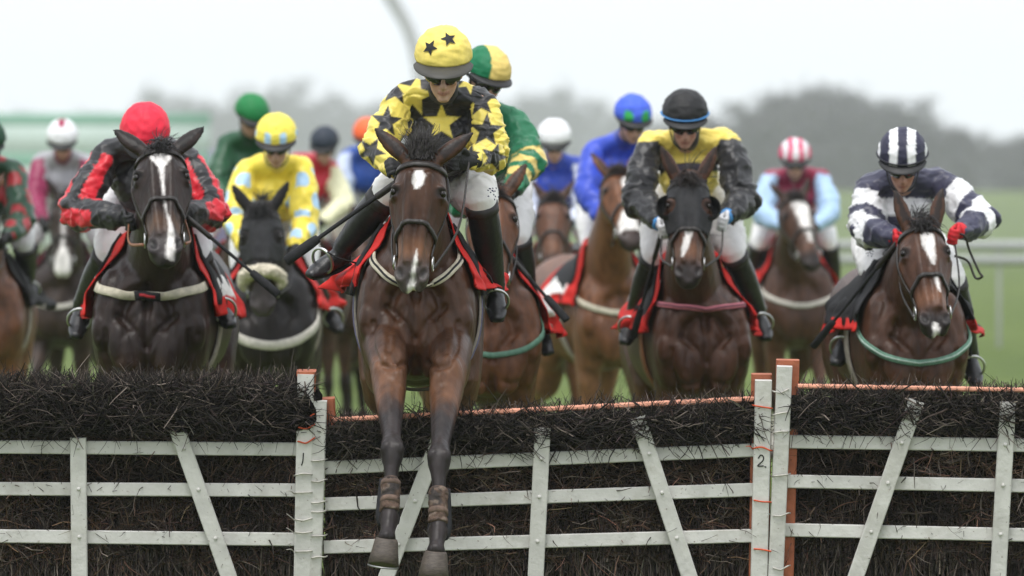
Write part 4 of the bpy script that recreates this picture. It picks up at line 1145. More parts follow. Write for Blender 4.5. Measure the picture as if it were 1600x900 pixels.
FIELD = [
 # the leader, landing over the middle hurdle
 dict(px=652, d=23.35, yaw=0, sc=.97, lift=.115, vox=.0090, jvox=.0056, fine=True, poll=(658, 240), nose=(640, 446), headyaw=-4, hw=1.0, ear=1.0, earf=.15, forelock_up=True, forelock=1.0,
      coat=(.046, .0195, .0095), pale=(.165, .075, .038), dark=(.022, .018, .018), hair=(.036, .031, .030), mealy=(.17, .075, .035), mealyk=.7, muzzle=(.06, .05, .048), pts=.28,
      blaze=[[(.085, .0, .014), (.11, .002, .024), (.15, .0, .022), (.175, -.004, .006)], [(.44, .014, .000), (.50, .012, .008), (.56, .004, .007), (.63, 0, .016)]],
      leg_px=([(606, 560, -.46), (613, 704, -.99), (608, 812, -1.12), (604, 842, -1.19), (599, 882, -1.185)], [(702, 566, -.46), (686, 716, -1.01), (684, 832, -1.15), (681, 862, -1.22), (677, 903, -1.215)]),
      legs=('x', 'x', 'trail', 'trail'), band=(WEB_CREAM, 446, .034), band_edge=M_RUBBER, flare=(.09, .09), clothlen=.50, bandzt=1.68, bandp=1.9,
      label='bay horse with a small white star, forelegs stretched down over the middle hurdle', jlabel='jockey in black silks with yellow star-printed sleeves on the horse in mid-jump',
      J=dict(head=(693, 110), shl=(629, 152, .02), shr=(752, 158, .02), ell=(590, 232, -.10), elr=(766, 238, -.10), wrl=(628, 270, -.34), wrr=(738, 252, -.36), knl=(600, 308, .0), knr=(752, 318, .0),
             anl=(532, 392, .18), anr=(774, 452, .25), tol=(484, 424, .06), tor=(777, 492, .12), pelvis=(690, 262, .42), chest=(690, 178, .10), neck=(692, 142, -.04)),
      hz=1.06, hpitch=18, hroll=0, fist_l=(-.2, -.6, .2), fist_r=(-.9, -.4, 0), sleeve=.92, skin=(.56, .35, .27),
      style=dict(jacket=j_stars, cap=c_plain(rgb(232, 210, 108)), collar=(.012, .012, .014), cap_stars=((-31, 30, .30, .25), (17, 50, .30, -.15)), capfine=True, peak=.080, droop=.12, chin=False, gz=.014, peakname='olive', peakcol=(.045, .043, .036),
                 strapname='red', strap=tuple(rgb(190, 20, 40)), breeches=(.78, .77, .75))),
 # close behind the leader
 dict(px=757, d=26.7, yaw=6, sc=1.0, vox=.0134, jvox=.0099, poll=(770, 292), nose=(768, 455), coat=(.105, .042, .020), pale=TANP, legs=('lift', 'stand', 'under', 'back'),
      band=(WEB_GREEN, 556, .03), flare=(.05, .10), clothlen=.7, clothpatch=True, label='bright bay horse with green breastplate close behind the leader', jlabel='jockey in green silks with gold hoops riding close behind the leader',
      J=dict(head=(757, 128), shl=(705, 185), shr=(806, 190), elr=(826, 252), wrr=(800, 300), knr=(808, 372), anr=(826, 478), tor=(858, 548)), hpitch=20, hyaw=22, hroll=8,
      style=dict(jacket=j_greengold, cap=c_halves(GRN, GOLD, -.035), collar=GRN, breeches=(.74, .73, .73), goggles=True)),
 # left
 dict(px=243, d=25.7, yaw=-2, sc=1.06, vox=.0106, jvox=.0094, poll=(250, 224), nose=(259, 393), headyaw=4, hw=1.02, ear=.95, earf=.15, coat=BRN, pale=(.085, .042, .026), lowpale=.7, mealy=(.12, .06, .03), mealyk=.55,
      muzzle=(.045, .038, .038), blaze=[[(.055, -.004, .012), (.075, -.002, .036), (.115, .0, .040), (.155, .0, .010), (.30, .004, .003), (.40, .012, .003), (.48, .026, .010), (.55, .022, .018), (.62, .015, .016)]],
      legs=('reach', 'fold', 'under', 'stand'), band=(WEB_CREAM, 462, .046), band_patch=True, flare=(.06, .035), clothlen=.68, clothpatch=True, reinmat=M_TAN,
      label='dark brown horse with long white blaze behind the left hurdle', jlabel='jockey in black silks with red stripes and red cap, head bowed',
      J=dict(head=(228, 216, -.20), shl=(168, 240, .05), shr=(292, 248, .05), ell=(120, 330, -.10), elr=(330, 332, -.10), wrl=(192, 342), wrr=(292, 334), knl=(168, 398), knr=(308, 402), anl=(126, 480), anr=(344, 474, .2), tol=(118, 520), tor=(360, 502, .02),
             chest=(225, 240, .20), neck=(228, 226, .0)),
      hpitch=58, style=dict(jacket=j_redblack, cap=c_plain(rgb(226, 42, 66)), collar=RED, breeches=(.74, .73, .74), peak=.03)),
 dict(px=424, d=30.8, yaw=2, sc=1.0, vox=.018, jvox=.0120, poll=(407, 322), nose=(410, 486), hood=True, hood_t=.33, cups=False, nose_fleece=True, coat=(.012, .009, .008), pale=(.04, .025, .018), legs=('lift', 'stand', 'stand', 'back'),
      muzzle=(.06, .05, .05), band=(WEB_WHITE, 540, .055), flare=(.08, .09), label='black horse with hood and sheepskin noseband', jlabel='jockey in yellow silks with light blue spots',
      J=dict(head=(432, 226), shl=(384, 262), shr=(474, 262), ell=(368, 345), elr=(476, 350), wrl=(388, 392), wrr=(458, 392), knl=(378, 420), knr=(478, 420), anl=(372, 488), anr=(512, 482), tol=(362, 520), tor=(530, 512)),
      hpitch=24, style=dict(jacket=j_spots(rgb(238, 215, 70), rgb(170, 205, 232), 9, False), cap=c_spots(rgb(240, 222, 90), rgb(172, 208, 236), 4.2, rgb(232, 150, 60)), collar=YEL, glove=M_GLOVEB)),
 dict(px=100, d=40.5, yaw=-4, sc=1.0, poll=(104, 305), nose=(96, 428), coat=(.028, .017, .012), legs=('reach', 'stand', 'under', 'back'), blaze=[[(.1, 0, .01), (.4, 0, .012), (.48, 0, .05), (.62, 0, .06)]],
      band=(WEB_WHITE, 480, .04), cloth=(.10, .012, .02), label='dark horse with white snip running behind the striped red and black rider', jlabel='jockey in maroon and grey silks with white cap',
      J=dict(head=(98, 224), shl=(62, 252), shr=(134, 252), ell=(56, 312), elr=(146, 312)), hpitch=26,
      style=dict(jacket=j_two(rgb(165, 165, 170), rgb(138, 26, 74)), cap=lambda X: np.where(((np.abs(X['V'][:, 0]) < .025) & (X['V'][:, 2] > .165))[:, None], rgb(150, 30, 70)[None], np.array([[.8, .8, .82]])), collar=rgb(120, 20, 60))),
 dict(px=-26, d=33.0, yaw=3, sc=1.0, poll=(-34, 300), nose=(-40, 440), coat=(.12, .05, .025), pale=(.22, .10, .05), legs=('stand', 'lift', 'back', 'under'), flare=(.05, .07), cloth=(.02, .02, .02),
      label='chestnut horse half out of frame beside the left end of the field', jlabel='jockey in dark green silks with red spots at the left end of the field',
      J=dict(head=(-20, 232), shl=(-65, 262), shr=(22, 262), elr=(34, 345), wrr=(10, 372), knr=(38, 385), anr=(44, 440), tor=(52, 470)), hpitch=25,
      style=dict(jacket=j_spots(rgb(14, 60, 38), rgb(150, 24, 34), 9, True), cap=c_plain(rgb(12, 60, 36)), collar=rgb(10, 40, 25), breeches=(.6, .6, .6))),
 dict(px=372, d=37.5, yaw=10, sc=1.0, poll=(380, 315), nose=(386, 420), coat=(.05, .025, .016), legs=('stand', 'lift', 'back', 'under'), label='brown horse mostly hidden behind the black hooded horse', jlabel='jockey in plain dark green silks and green cap',
      J=dict(head=(392, 186), shl=(352, 222), shr=(420, 228), ell=(342, 290), elr=(418, 300)), hpitch=30, hyaw=25,
      style=dict(jacket=plain(rgb(16, 74, 42)), cap=c_plain(rgb(24, 118, 62)), collar=rgb(16, 70, 40))),
 dict(px=486, d=43.5, yaw=-8, sc=1.0, poll=(478, 322), nose=(470, 420), coat=(.04, .02, .014), legs=('lift', 'stand', 'under', 'back'), label='dark brown horse mostly hidden behind the leader\'s outstretched whip', jlabel='jockey in red silks with cream sleeves and dark cap',
      J=dict(head=(508, 232), shl=(462, 250), shr=(520, 262), elr=(538, 318), ell=(455, 300)), hpitch=22, hyaw=-10,
      style=dict(jacket=j_two(rgb(190, 24, 48), rgb(232, 230, 190)), cap=c_plain(rgb(42, 50, 62)), collar=rgb(190, 24, 48), breeches=(.7, .69, .58))),
 dict(px=568, d=44.0, yaw=0, sc=1.0, poll=(566, 325), nose=(564, 420), coat=(.06, .03, .02), legs=('stand', 'lift', 'back', 'under'), label='brown horse hidden behind the leader', jlabel='jockey in blue silks with pale sleeves and orange cap',
      J=dict(head=(574, 218), shl=(542, 242), shr=(606, 242), ell=(534, 296), elr=(614, 296)), hpitch=25,
      style=dict(jacket=j_two(rgb(40, 84, 168), rgb(190, 206, 232)), cap=c_plain(rgb(236, 106, 58)), collar=rgb(40, 84, 168))),
 dict(px=866, d=37.4, yaw=0, sc=1.0, poll=(864, 302), nose=(864, 418), coat=(.095, .040, .022), pale=TANP, legs=('reach', 'stand', 'under', 'back'), hood=True, hood_t=.10, cups=False, flare=(.05, .06),
      label='brown horse head-on between the green and the blue riders', jlabel='jockey in blue body and white sleeves with white cap',
      J=dict(head=(866, 226), shl=(826, 258), shr=(906, 258), ell=(822, 328), elr=(916, 328)), hpitch=22,
      style=dict(jacket=j_two(rgb(44, 72, 178), rgb(214, 220, 238)), cap=c_plain((.80, .80, .82)), collar=rgb(44, 72, 178))),
 dict(px=950, d=33.8, yaw=14, sc=1.0, vox=.018, jvox=.0125, poll=(966, 262), nose=(990, 374), headyaw=8, coat=(.135, .055, .025), pale=(.22, .11, .055), legs=('stand', 'lift', 'back', 'under'), ear=.5,
      blaze=[[(.10, .02, .01), (.15, .02, .03), (.2, .02, .015)], [(.36, .0, .02), (.44, 0, .055), (.52, 0, .06)]], band=(WEB_CREAM, 490, .04), flare=(.08, .05), clothpatch=True,
      label='light bay horse with broad white nose beside the blinkered horse', jlabel='jockey in plain royal blue silks, blue cap with green spots',
      J=dict(head=(988, 192), shl=(928, 232), shr=(1000, 225), ell=(918, 300), elr=(1010, 300), wrl=(958, 366), knl=(925, 388), anl=(905, 440), tol=(888, 470)), hpitch=22, hyaw=12,
      style=dict(jacket=plain(rgb(46, 74, 190)), cap=c_spots(rgb(70, 100, 214), rgb(48, 160, 80), 3.4), collar=rgb(40, 60, 160))),
 dict(px=1088, d=27.8, yaw=6, sc=.96, vox=.0110, jvox=.0094, poll=(1076, 272), nose=(1076, 438), hood=True, hood_t=.33, ear=.42, earf=.3, coat=(.060, .025, .014), pale=(.17, .078, .042), lowpale=.3,
      muzzle=(.03, .025, .025), mealy=(.19, .085, .042), mealyk=.6, blaze=[[(.20, .0, .010), (.30, .004, .018), (.36, .0, .016), (.43, -.018, .016), (.48, -.03, .006)]], legs=('lift', 'stand', 'under', 'back'), neckw=1.05,
      band=(WEB_PINK, 482, .03), band_edge=mat('band_dark', (.16, .05, .07), .7), flare=(.06, .08), clothlen=.62, girthmat=web('orange', (.25, .11, .05)), label='bay horse in black blinkers with a pink breastplate', jlabel='jockey in yellow silks with black sleeves and black cap with blue band',
      J=dict(head=(1070, 194), shl=(1014, 224), shr=(1138, 220), ell=(998, 312), elr=(1160, 312), wrl=(1030, 350), wrr=(1134, 340), knl=(1022, 402), knr=(1146, 398), anl=(990, 492), anr=(1186, 488), tol=(976, 530), tor=(1198, 524)),
      hpitch=20, skin=(.50, .28, .21), style=dict(jacket=j_yoke, cap=c_plain((.014, .014, .015)), collar=(.02, .02, .02), rimband=rgb(70, 132, 190), glove=mat('white_glove', (.68, .68, .70), .7, bump=.3, bscale=120), cuffmat=mat('blue_cuff', tuple(rgb(70, 140, 200)), .7))),
 dict(px=1242, d=39.5, yaw=4, sc=1.02, poll=(1240, 302), nose=(1274, 412), headyaw=10, coat=(.060, .028, .017), pale=(.13, .06, .034), legs=('stand', 'lift', 'under', 'back'), blaze=[[(.04, .01, .02), (.10, .01, .05), (.22, .015, .045), (.36, .02, .02), (.42, .02, .01)]],
      band=(WEB_WHITE, 478, .035), flare=(.10, .08), socks=('f',), label='bay horse with large white blaze running behind the gap between hurdles', jlabel='jockey in maroon silks with light blue sleeves, pink and white striped cap',
      J=dict(head=(1242, 254), shl=(1204, 276), shr=(1284, 276), ell=(1192, 332), elr=(1296, 332)), hpitch=20,
      style=dict(jacket=j_two(rgb(140, 22, 62), LIGHTBLUE), cap=c_stripes(rgb(206, 50, 100), (.75, .72, .74), 3.2), collar=rgb(110, 14, 46))),
 # right
 dict(px=1418, d=26.0, yaw=4, sc=.99, vox=.0110, jvox=.0094, poll=(1440, 344), nose=(1466, 510), headyaw=4, ear=.26, earf=.42, coat=(.060, .026, .0145), pale=(.14, .066, .038), lowpale=.3, dark=(.018, .014, .013),
      mealy=(.20, .085, .042), mealyk=.6, muzzle=(.016, .014, .014), blaze=[[(.075, .012, .006), (.10, .008, .026), (.16, .006, .028), (.22, .016, .014), (.27, .02, .005)], [(.33, .022, .008), (.37, .024, .008), (.42, .03, .003)], [(.565, .0, .01), (.60, .0, .016), (.63, 0, .01)]],
      legs=('lift', 'stand', 'under', 'back'), band=(WEB_GREEN, 568, .032), band_edge=web('palegreen', (.32, .42, .36)), flare=(.05, .10), clothlen=.62, cloth=(.016, .016, .018), clothedge=(.50, .016, .012), label='bay horse with white stripe and green breastplate behind the right hurdle', jlabel='jockey in navy and white hooped silks with striped cap and red gloves',
      J=dict(head=(1410, 258), shl=(1358, 288), shr=(1466, 282), ell=(1356, 358), elr=(1532, 344), wrl=(1398, 372), wrr=(1496, 362), knl=(1372, 430), knr=(1488, 440), anl=(1322, 528), anr=(1516, 556), tol=(1306, 562), tor=(1526, 594), chest=(1412, 296, .12), pelvis=(1400, 356, .52)),
      hpitch=26, hyaw=-4, skin=(.46, .25, .18), style=dict(jacket=j_hoopnavy, cap=lambda X: np.where(((np.abs(np.abs(X['V'][:, 0]) - .043) < .021) | (np.abs(X['V'][:, 0]) > .108))[:, None], np.array([[.78, .78, .79]]), NAVY[None] * .8), capfine=True, collar=tuple(NAVY * .7), rimband=(.02, .02, .026),
                 glove=mat('red_glove', tuple(rgb(200, 34, 44)), .7, bump=.3, bscale=120), thigh=1)),
]

for S in FIELD:
    J = joints(S)
    S['feet'] = [(J['kn' + q], J['an' + q], J['to' + q]) for q in 'lr']
    if S['px'] == 652: S['style']['thigh_print'] = ('r', W(770, 300, S['d'] - .1))
    if S['px'] == 1418: S['style']['thigh_print'] = ('l', W(1364, 392, S['d'] - .1))
    fists = []
    for q in 'lr':
        fa = unit(J['wr' + q] - J['el' + q]); fists.append(J['wr' + q] + fa * .05)
    horse(S, fists)
    jockey(S, J)
    S['J_'] = J; S['fists'] = fists

byl = {S['px']: S for S in FIELD}
w0 = byl[652]['fists'][0]
whip(w0 + np.array([.02, 0, .02]), W(450, 406, 22.95), 'black whip held out sideways by the jockey in star silks', .012)
S3 = byl[243]; w0 = S3['fists'][1]
whip(w0, W(432, 458, 25.1), 'black whip in the hand of the red-capped jockey', .0105)
S14 = byl[1418]; w0 = S14['fists'][0]
whip(w0, W(1272, 540, 25.8), 'black whip of the jockey in navy and white', .0105)
S12 = byl[1088]; w0 = S12['fists'][0]
whip(w0, W(990, 524, 27.6), 'black whip lying down the shoulder of the blinkered horse', .010)
S2 = byl[757]; w0 = W(792, 395, 26.5)
whip(w0, W(884, 498, 26.3), 'black whip of the jockey in green and gold', .0105)
S4 = byl[424]
# loose rein end of the right-hand rider, hanging from his fist in a loop
S14f = S14['fists'][1]
ro = tag(part('rein_end', Geo().tube([S14f, S14f + np.array([.05, -.02, -.01]), W(1515, 392, 25.6), W(1530, 425, 25.6), W(1535, 432, 25.58), W(1524, 434, 25.6), W(1512, 408, 25.62), W(1492, 400, 25.62)], [.006] * 8, 8, 6), M_LEATHER), 'loose black rein loop hanging from the red-gloved hand', 'rein')
# ------------------------------------------------------------------ hurdles
M_PAINT = mat('white_paint', (.57, .56, .53), .6, var=.12, nscale=9, bump=.35, bscale=35, spec=.35, stretch=(1, 1, 1))
def weather(m):
    N, L = m.node_tree.nodes, m.node_tree.links; bs = N['Principled BSDF']
    src = bs.inputs['Base Color'].links[0].from_socket
    tc = N.new('ShaderNodeTexCoord'); last = src
    for sc_, lo, hi, col, k in ((5.5, .52, .80, (.30, .28, .23), .65), (55, .64, .70, (.16, .11, .075), .9), (24, .60, .75, (.38, .34, .28), .6)):
        n = N.new('ShaderNodeTexNoise'); n.inputs['Scale'].default_value = sc_; n.inputs['Detail'].default_value = 9; n.inputs['Roughness'].default_value = .65
        L.new(tc.outputs['Object'], n.inputs['Vector'])
        r = N.new('ShaderNodeMapRange'); r.inputs['From Min'].default_value = lo; r.inputs['From Max'].default_value = hi; r.inputs['To Max'].default_value = k
        L.new(n.outputs['Fac'], r.inputs['Value'])
        x = N.new('ShaderNodeMix'); x.data_type = 'RGBA'; x.inputs[7].default_value = (*col, 1)
        L.new(r.outputs['Result'], x.inputs[0]); L.new(last, x.inputs[6]); last = x.outputs[2]
    L.new(last, bs.inputs['Base Color'])
weather(M_PAINT)
M_ORANGE = mat('orange_board', (.34, .105, .052), .7, var=.30, nscale=14, bump=.4, bscale=40)
M_PAD = mat('orange_pad', (.66, .30, .20), .65, var=.25, nscale=25, bump=.5, bscale=30)
M_TWIG = mat('birch_twigs', attr=True, rough=.75, var=.25, nscale=30, bump=0, spec=.25)
M_SHADE_CORE = mat('brush_shade_core', (.006, .005, .0045), .95, var=.3, nscale=30, bump=.8, bscale=60, spec=.05)  # near-black: the shade between the twigs as colour
M_TWINE = mat('orange_twine', (.55, .08, .025), .7, var=.2)
M_WIRE = mat('pale_wire', (.48, .46, .42), .5, .3, var=.2)
M_INK = mat('black_ink', (.01, .01, .01), .7, var=0)

HD = 22.86
def hp(px, py, off=0.0):
    """a point of the hurdle plane: the frame leans a little away from the runners"""
    z = CAMZ - (py - HOR) * HD / FPX
    return W(px, py, HD + .10 - .12 * z + off)

def twig_colours(n, base, light=.06):
    c = np.asarray(base) * rng.lognormal(-.2, .75, (n, 1)) * (1 + rng.normal(0, .08, (n, 3)))
    m = rng.uniform(size=n) < light
    c[m] = np.array([.16, .13, .11]) * rng.uniform(.35, 1.3, (m.sum(), 1))
    return np.clip(c, .003, .5)

def bezier_line(p, q, u): return p[None] * (1 - u)[:, None] + q[None] * u[:, None]

def hurdle(label, T, rails, posts, uprights, braces, pad, topb, number=None, xr=(0, 1), bottom=970, dens=1.0, tie='orange'):
    base = hp((xr[0] + xr[1]) / 2, 979); base[2] = 0
    root = empty('hurdle', base, label, 'hurdle', 'hurdle panels across the course')
    pt = lambda name, g, m, par=root, **k: part(name, Geo().add(g.arr() - base, g.F), m, par, **k)
    lo = lambda p0, p1: p0 * 1.0
    for p0, p1 in rails:
        ro = pt('rail', Geo().beam(hp(*p0), hp(*p1), PXM(21, HD), .028), M_PAINT, smooth=False)
    for (x0, y0), (x1, y1), w in posts:
        # the post runs on down to the turf
        a, b = hp(x0, y0, -.035), hp(x1, y1, -.035); b = a + (b - a) * ((a[2] + .04) / (a[2] - b[2]))
        po = pt('post', Geo().beam(a, b, PXM(w, HD), .045), M_PAINT, smooth=False)
    def bolts(par, p0, p1, ys, off):
        for y in ys:
            x = p0[0] + (p1[0] - p0[0]) * (y - p0[1]) / (p1[1] - p0[1]); c = hp(x, y, off)
            pt('bolt', Geo().ball(c, (.0085, .006, .0085), None, 10, 6), M_PAINT, par)
    for (p0, p1) in uprights + braces:
        a, b = hp(*p0, -.033), hp(*p1, -.033); b = a + (b - a) * ((a[2] + .0) / (a[2] - b[2]))
        o = pt('upright' if (p0, p1) in uprights else 'brace', Geo().beam(a, b, PXM(25, HD), .030), M_PAINT, smooth=False)
        ys = [np.interp((p0[0] + p1[0]) / 2, [r[0][0], r[1][0]], [r[0][1], r[1][1]]) for r in rails]
        bolts(o, p0, p1, ys, -.050)
    # boards behind the frame, painted orange, that show at the ends and along the top
    for i_, (p0, p1, w, t, off) in enumerate(pad):
        pt('orange_board' if i_ else 'top_rail', Geo().beam(hp(*p0, off), hp(*p1, off), w, t, ch=.006), M_ORANGE if i_ else M_PAD, smooth=False)
    # ---- brush: thousands of birch twigs over a filler core coloured as gap shade
    (tx0, ty0, by0), (tx1, ty1, by1), depth = topb
    nC = 60; u = np.linspace(0, 1, nC)
    g = Geo()
    cen = [hp(tx0 + (tx1 - tx0) * q, (ty0 + by0) / 2 * (1 - q) + (ty1 + by1) / 2 * q, .02) for q in u]
    hh = PXM((by0 - ty0), HD) / 2; hh1 = PXM((by1 - ty1), HD) / 2
    rr = np.linspace(hh, hh1, nC) * .80 * (1 + .07 * np.sin(u * 40) + .05 * np.sin(u * 93 + 1))
    g.loft(cen, rr, np.full(nC, depth * .72), (0, 0, 1), 16, 1, power=2.6)
    p_ = pt('brush_shade_core', g, M_SHADE_CORE)
    g = Geo()
    g.add(np.array([hp(xr[0], ty0 + 30, .07), hp(xr[1], ty1 + 30, .07), hp(xr[1], 985, .07), hp(xr[0], 985, .07), hp(xr[0], ty0 + 30, .16), hp(xr[1], ty1 + 30, .16), hp(xr[1], 985, .16), hp(xr[0], 985, .16)]),
          [(0, 1, 2, 3), (7, 6, 5, 4), (0, 4, 5, 1), (1, 5, 6, 2), (2, 6, 7, 3), (3, 7, 4, 0)])
    pt('shade_backing', g, M_SHADE_CORE, p_, smooth=False)  # added backing against see-through, same painted gap shade
    VV, FF, CC, off = [], [], [], 0
    def put(P0, D, L, r, bend, col, nseg=3, curl=.12, taper=.6):
        nonlocal off
        V, F, k = strands(P0, D, L, r, bend, nseg, 3, taper, curl)
        VV.append(V - base); FF.append(F + off); CC.append(np.repeat(col, k, axis=0)); off += len(V)
    width = abs(tx1 - tx0)
    n = int(8 * width * dens)
    q = rng.uniform(0, 1, n); th = rng.uniform(0, 2 * PI, n)
    cx = tx0 + (tx1 - tx0) * q; cy = (ty0 + by0) / 2 * (1 - q) + (ty1 + by1) / 2 * q; hpx = (by0 - ty0) / 2 * (1 - q) + (by1 - ty1) / 2 * q
    sv, cv = np.sin(th), np.cos(th)
    keep = (cv < .45)
    cx, cy, hpx, sv, cv = cx[keep], cy[keep], hpx[keep], sv[keep], cv[keep]; n = len(cx)
    P0 = np.array([hp(a, b - h * .84 * s, .02 + depth * .74 * c) for a, b, h, s, c in zip(cx, cy, hpx, sv, cv)])
    D = np.stack([rng.normal(0, .62, n), -np.abs(cv) * .55 + rng.normal(0, .35, n) + .15 * (sv > .5), .25 + np.where(sv > 0, sv * .8, sv * .25 + .1) + rng.normal(0, .4, n)], 1)
    L = rng.uniform(.028, .080, n) * np.where(sv > .6, 1.1, np.where(sv < -.5, .55, .9))
    put(P0, D, L, np.clip(rng.lognormal(-6.05, .38, n), .0011, .0055), rng.normal(0, .007, (n, 3)), twig_colours(n, (.023, .0175, .015), .24), 2, .09, .45)
    n = int(2.2 * width * dens)                                             # twigs laid along the bundle
    q = rng.uniform(0, 1, n); cx = tx0 + (tx1 - tx0) * q; h = (by0 - ty0) * (1 - q) + (by1 - ty1) * q; cy = ty0 * (1 - q) + ty1 * q + h * rng.uniform(.05, .90, n)
    k = (2 * (cy - (ty0 * (1 - q) + ty1 * q)) / h - 1)
    P0 = np.array([hp(a, b, .02 - depth * .80 * math.sqrt(max(0, 1 - c ** 4)) + rng.uniform(-.012, .02)) for a, b, c in zip(cx, cy, k)])
    D = np.stack([rng.choice([-1, 1], n) * rng.uniform(.3, 1, n), rng.normal(0, .25, n), rng.normal(0, .6, n)], 1)
    put(P0, D, rng.uniform(.05, .15, n), np.clip(rng.lognormal(-6.0, .4, n), .0012, .006), rng.normal(0, .014, (n, 3)), twig_colours(n, (.026, .020, .017), .10), 3, .06)
    n = int(.55 * width * dens)                                           # long stray wands above the top
    q = rng.uniform(0, 1, n); P0 = np.array([hp(tx0 + (tx1 - tx0) * a, ty0 * (1 - a) + ty1 * a + 8, .03 + rng.uniform(-.05, .06)) for a in q])
    D = np.stack([rng.normal(0, .9, n), rng.normal(0, .3, n), np.abs(rng.normal(.6, .4, n))], 1)
    put(P0, D, rng.uniform(.04, .12, n), rng.uniform(.0012, .0026, n), rng.normal(0, .02, (n, 3)), twig_colours(n, (.03, .022, .018), .2), 4, .07)
    # fill between and below the rails
    y0f = lambda x: np.interp(x, [tx0, tx1], [by0 - 16, by1 - 16])
    n = int(8 * width * dens)
    cx = rng.uniform(xr[0], xr[1], n); yt = y0f(cx); cy = yt + (880 - yt) * rng.uniform(0, 1, n)
    P0 = np.array([hp(a, b, rng.uniform(.022, .068)) for a, b in zip(cx, cy)])
    D = np.stack([rng.normal(0, .9, n), -np.abs(rng.normal(0, .18, n)), rng.normal(-.2, .6, n)], 1)
    put(P0, D, rng.uniform(.04, .14, n), np.clip(rng.lognormal(-6.0, .42, n), .0011, .006), rng.normal(0, .018, (n, 3)) * np.array([1, .3, 1]), twig_colours(n, (.078, .048, .032), .20) * np.clip(.75 + 1.5 * nz(P0, (5, 1, 9), xr[0] * .01), .25, 1.9)[:, None], 3, .09)
    n = int(4 * width * dens)                                           # upright stalks at the bottom
    cx = rng.uniform(xr[0], xr[1], n); cy = rng.uniform(838, 985, n)
    P0 = np.array([hp(a, b, rng.uniform(.025, .075)) for a, b in zip(cx, cy)]); P0[:, 2] = np.maximum(P0[:, 2], .0)
    D = np.stack([rng.normal(0, .16, n), rng.normal(0, .06, n), np.ones(n)], 1)
    put(P0, D, rng.uniform(.10, .30, n), rng.uniform(.0020, .0045, n), rng.normal(0, .02, (n, 3)) * np.array([1, .3, 1]), twig_colours(n, (.062, .047, .040), .24), 2, .04, .35)
    n = int(.12 * width * dens)                                            # odd twigs hanging over the rails
    cx = rng.uniform(xr[0], xr[1], n); cy = rng.uniform(690, 900, n)
    P0 = np.array([hp(a, b, rng.uniform(-.012, .03)) for a, b in zip(cx, cy)])
    D = np.stack([rng.normal(0, .6, n), -np.abs(rng.normal(.25, .15, n)), rng.normal(-.5, .5, n)], 1)
    put(P0, D, rng.uniform(.03, .10, n), rng.uniform(.001, .002, n), rng.normal(0, .03, (n, 3)) * np.array([1, .3, 1]), twig_colours(n, (.03, .022, .018), .15), 4, .15)
    b = link('birch_brush', make_mesh('birch_brush', np.vstack(VV), np.vstack(FF), np.vstack(CC)), M_TWIG, root); b['kind'] = 'stuff'
    return root, base, pt

def ties(root, base, pt, x, w, ys, m, name, jag=3, slant=6):
    for y in ys:
        pts = [hp(x - w / 2 - 2, y + rng.uniform(-2, 2), -.030), hp(x - w / 2 + 2, y, -.064), hp(x, y + rng.uniform(-jag, jag), -.064), hp(x + w / 2 - 1, y - slant * rng.uniform(.3, 1), -.064), hp(x + w / 2 + 3, y - slant, -.028)]
        g = Geo().tube(pts, [.0034] * 5, 6, 4)
        if rng.uniform() < .6:
            e = pts[0]; g.tube([e, e + np.array([-.012, -.02, .012]), e + np.array([-.03, -.03, .02 + rng.uniform(-.01, .02)])], [.0026, .0022, .0016], 6, 3)
        pt(name, g, m)

hurl = hurdle('left hurdle panel with the thickest birch topping and post numbered 1', None,
    rails=[((-150, 697), (463, 702)), ((-150, 763), (463, 766)), ((-150, 836), (463, 843))],
    posts=[((478, 584), (472, 900), 26)], uprights=[((122, 684), (124, 900))], braces=[((266, 640), (357, 900))],
    pad=[((-150, 622), (470, 622), .05, .09, .03), ((479, 579), (479, 586), PXM(30, HD), .09, -.005), ((490, 588), (479, 970), .020, .05, -.012)],
    topb=((-150, 594, 684), (484, 590, 688), .125), xr=(-150, 470), dens=1.25)
hurm = hurdle('middle hurdle panel under the jumping horse with post numbered 2, tilted and lowest', None,
    rails=[((508, 731), (1182, 703)), ((508, 788), (1182, 765)), ((506, 855), (1180, 837))],
    posts=[((500, 626), (491, 900), 22), ((1193, 594), (1186, 900), 26)], uprights=[((848, 668), (837, 900))], braces=[((996, 652), (1077, 900)), ((694, 664), (604, 900))],
    pad=[((520, 656), (1178, 623), .022, .09, .03), ((508, 622), (510, 665), PXM(30, HD), .07, .03), ((1190, 584), (1186, 900), PXM(32, HD), .05, .025)],
    topb=((508, 660, 716), (1184, 628, 690), .085), xr=(508, 1182))
hurr = hurdle('right hurdle panel with a tall orange-capped post beside the gap', None,
    rails=[((1234, 690), (1750, 698)), ((1231, 752), (1750, 762)), ((1226, 828), (1750, 839))],
    posts=[((1226, 572), (1212, 900), 24)], uprights=[((1575, 628), (1560, 900))], braces=[((1432, 626), (1338, 900))],
    pad=[((1246, 603), (1750, 612), .020, .09, .03), ((1231, 562), (1222, 900), PXM(36, HD), .05, .025)],
    topb=((1238, 610, 676), (1750, 618, 684), .085), xr=(1238, 1750))
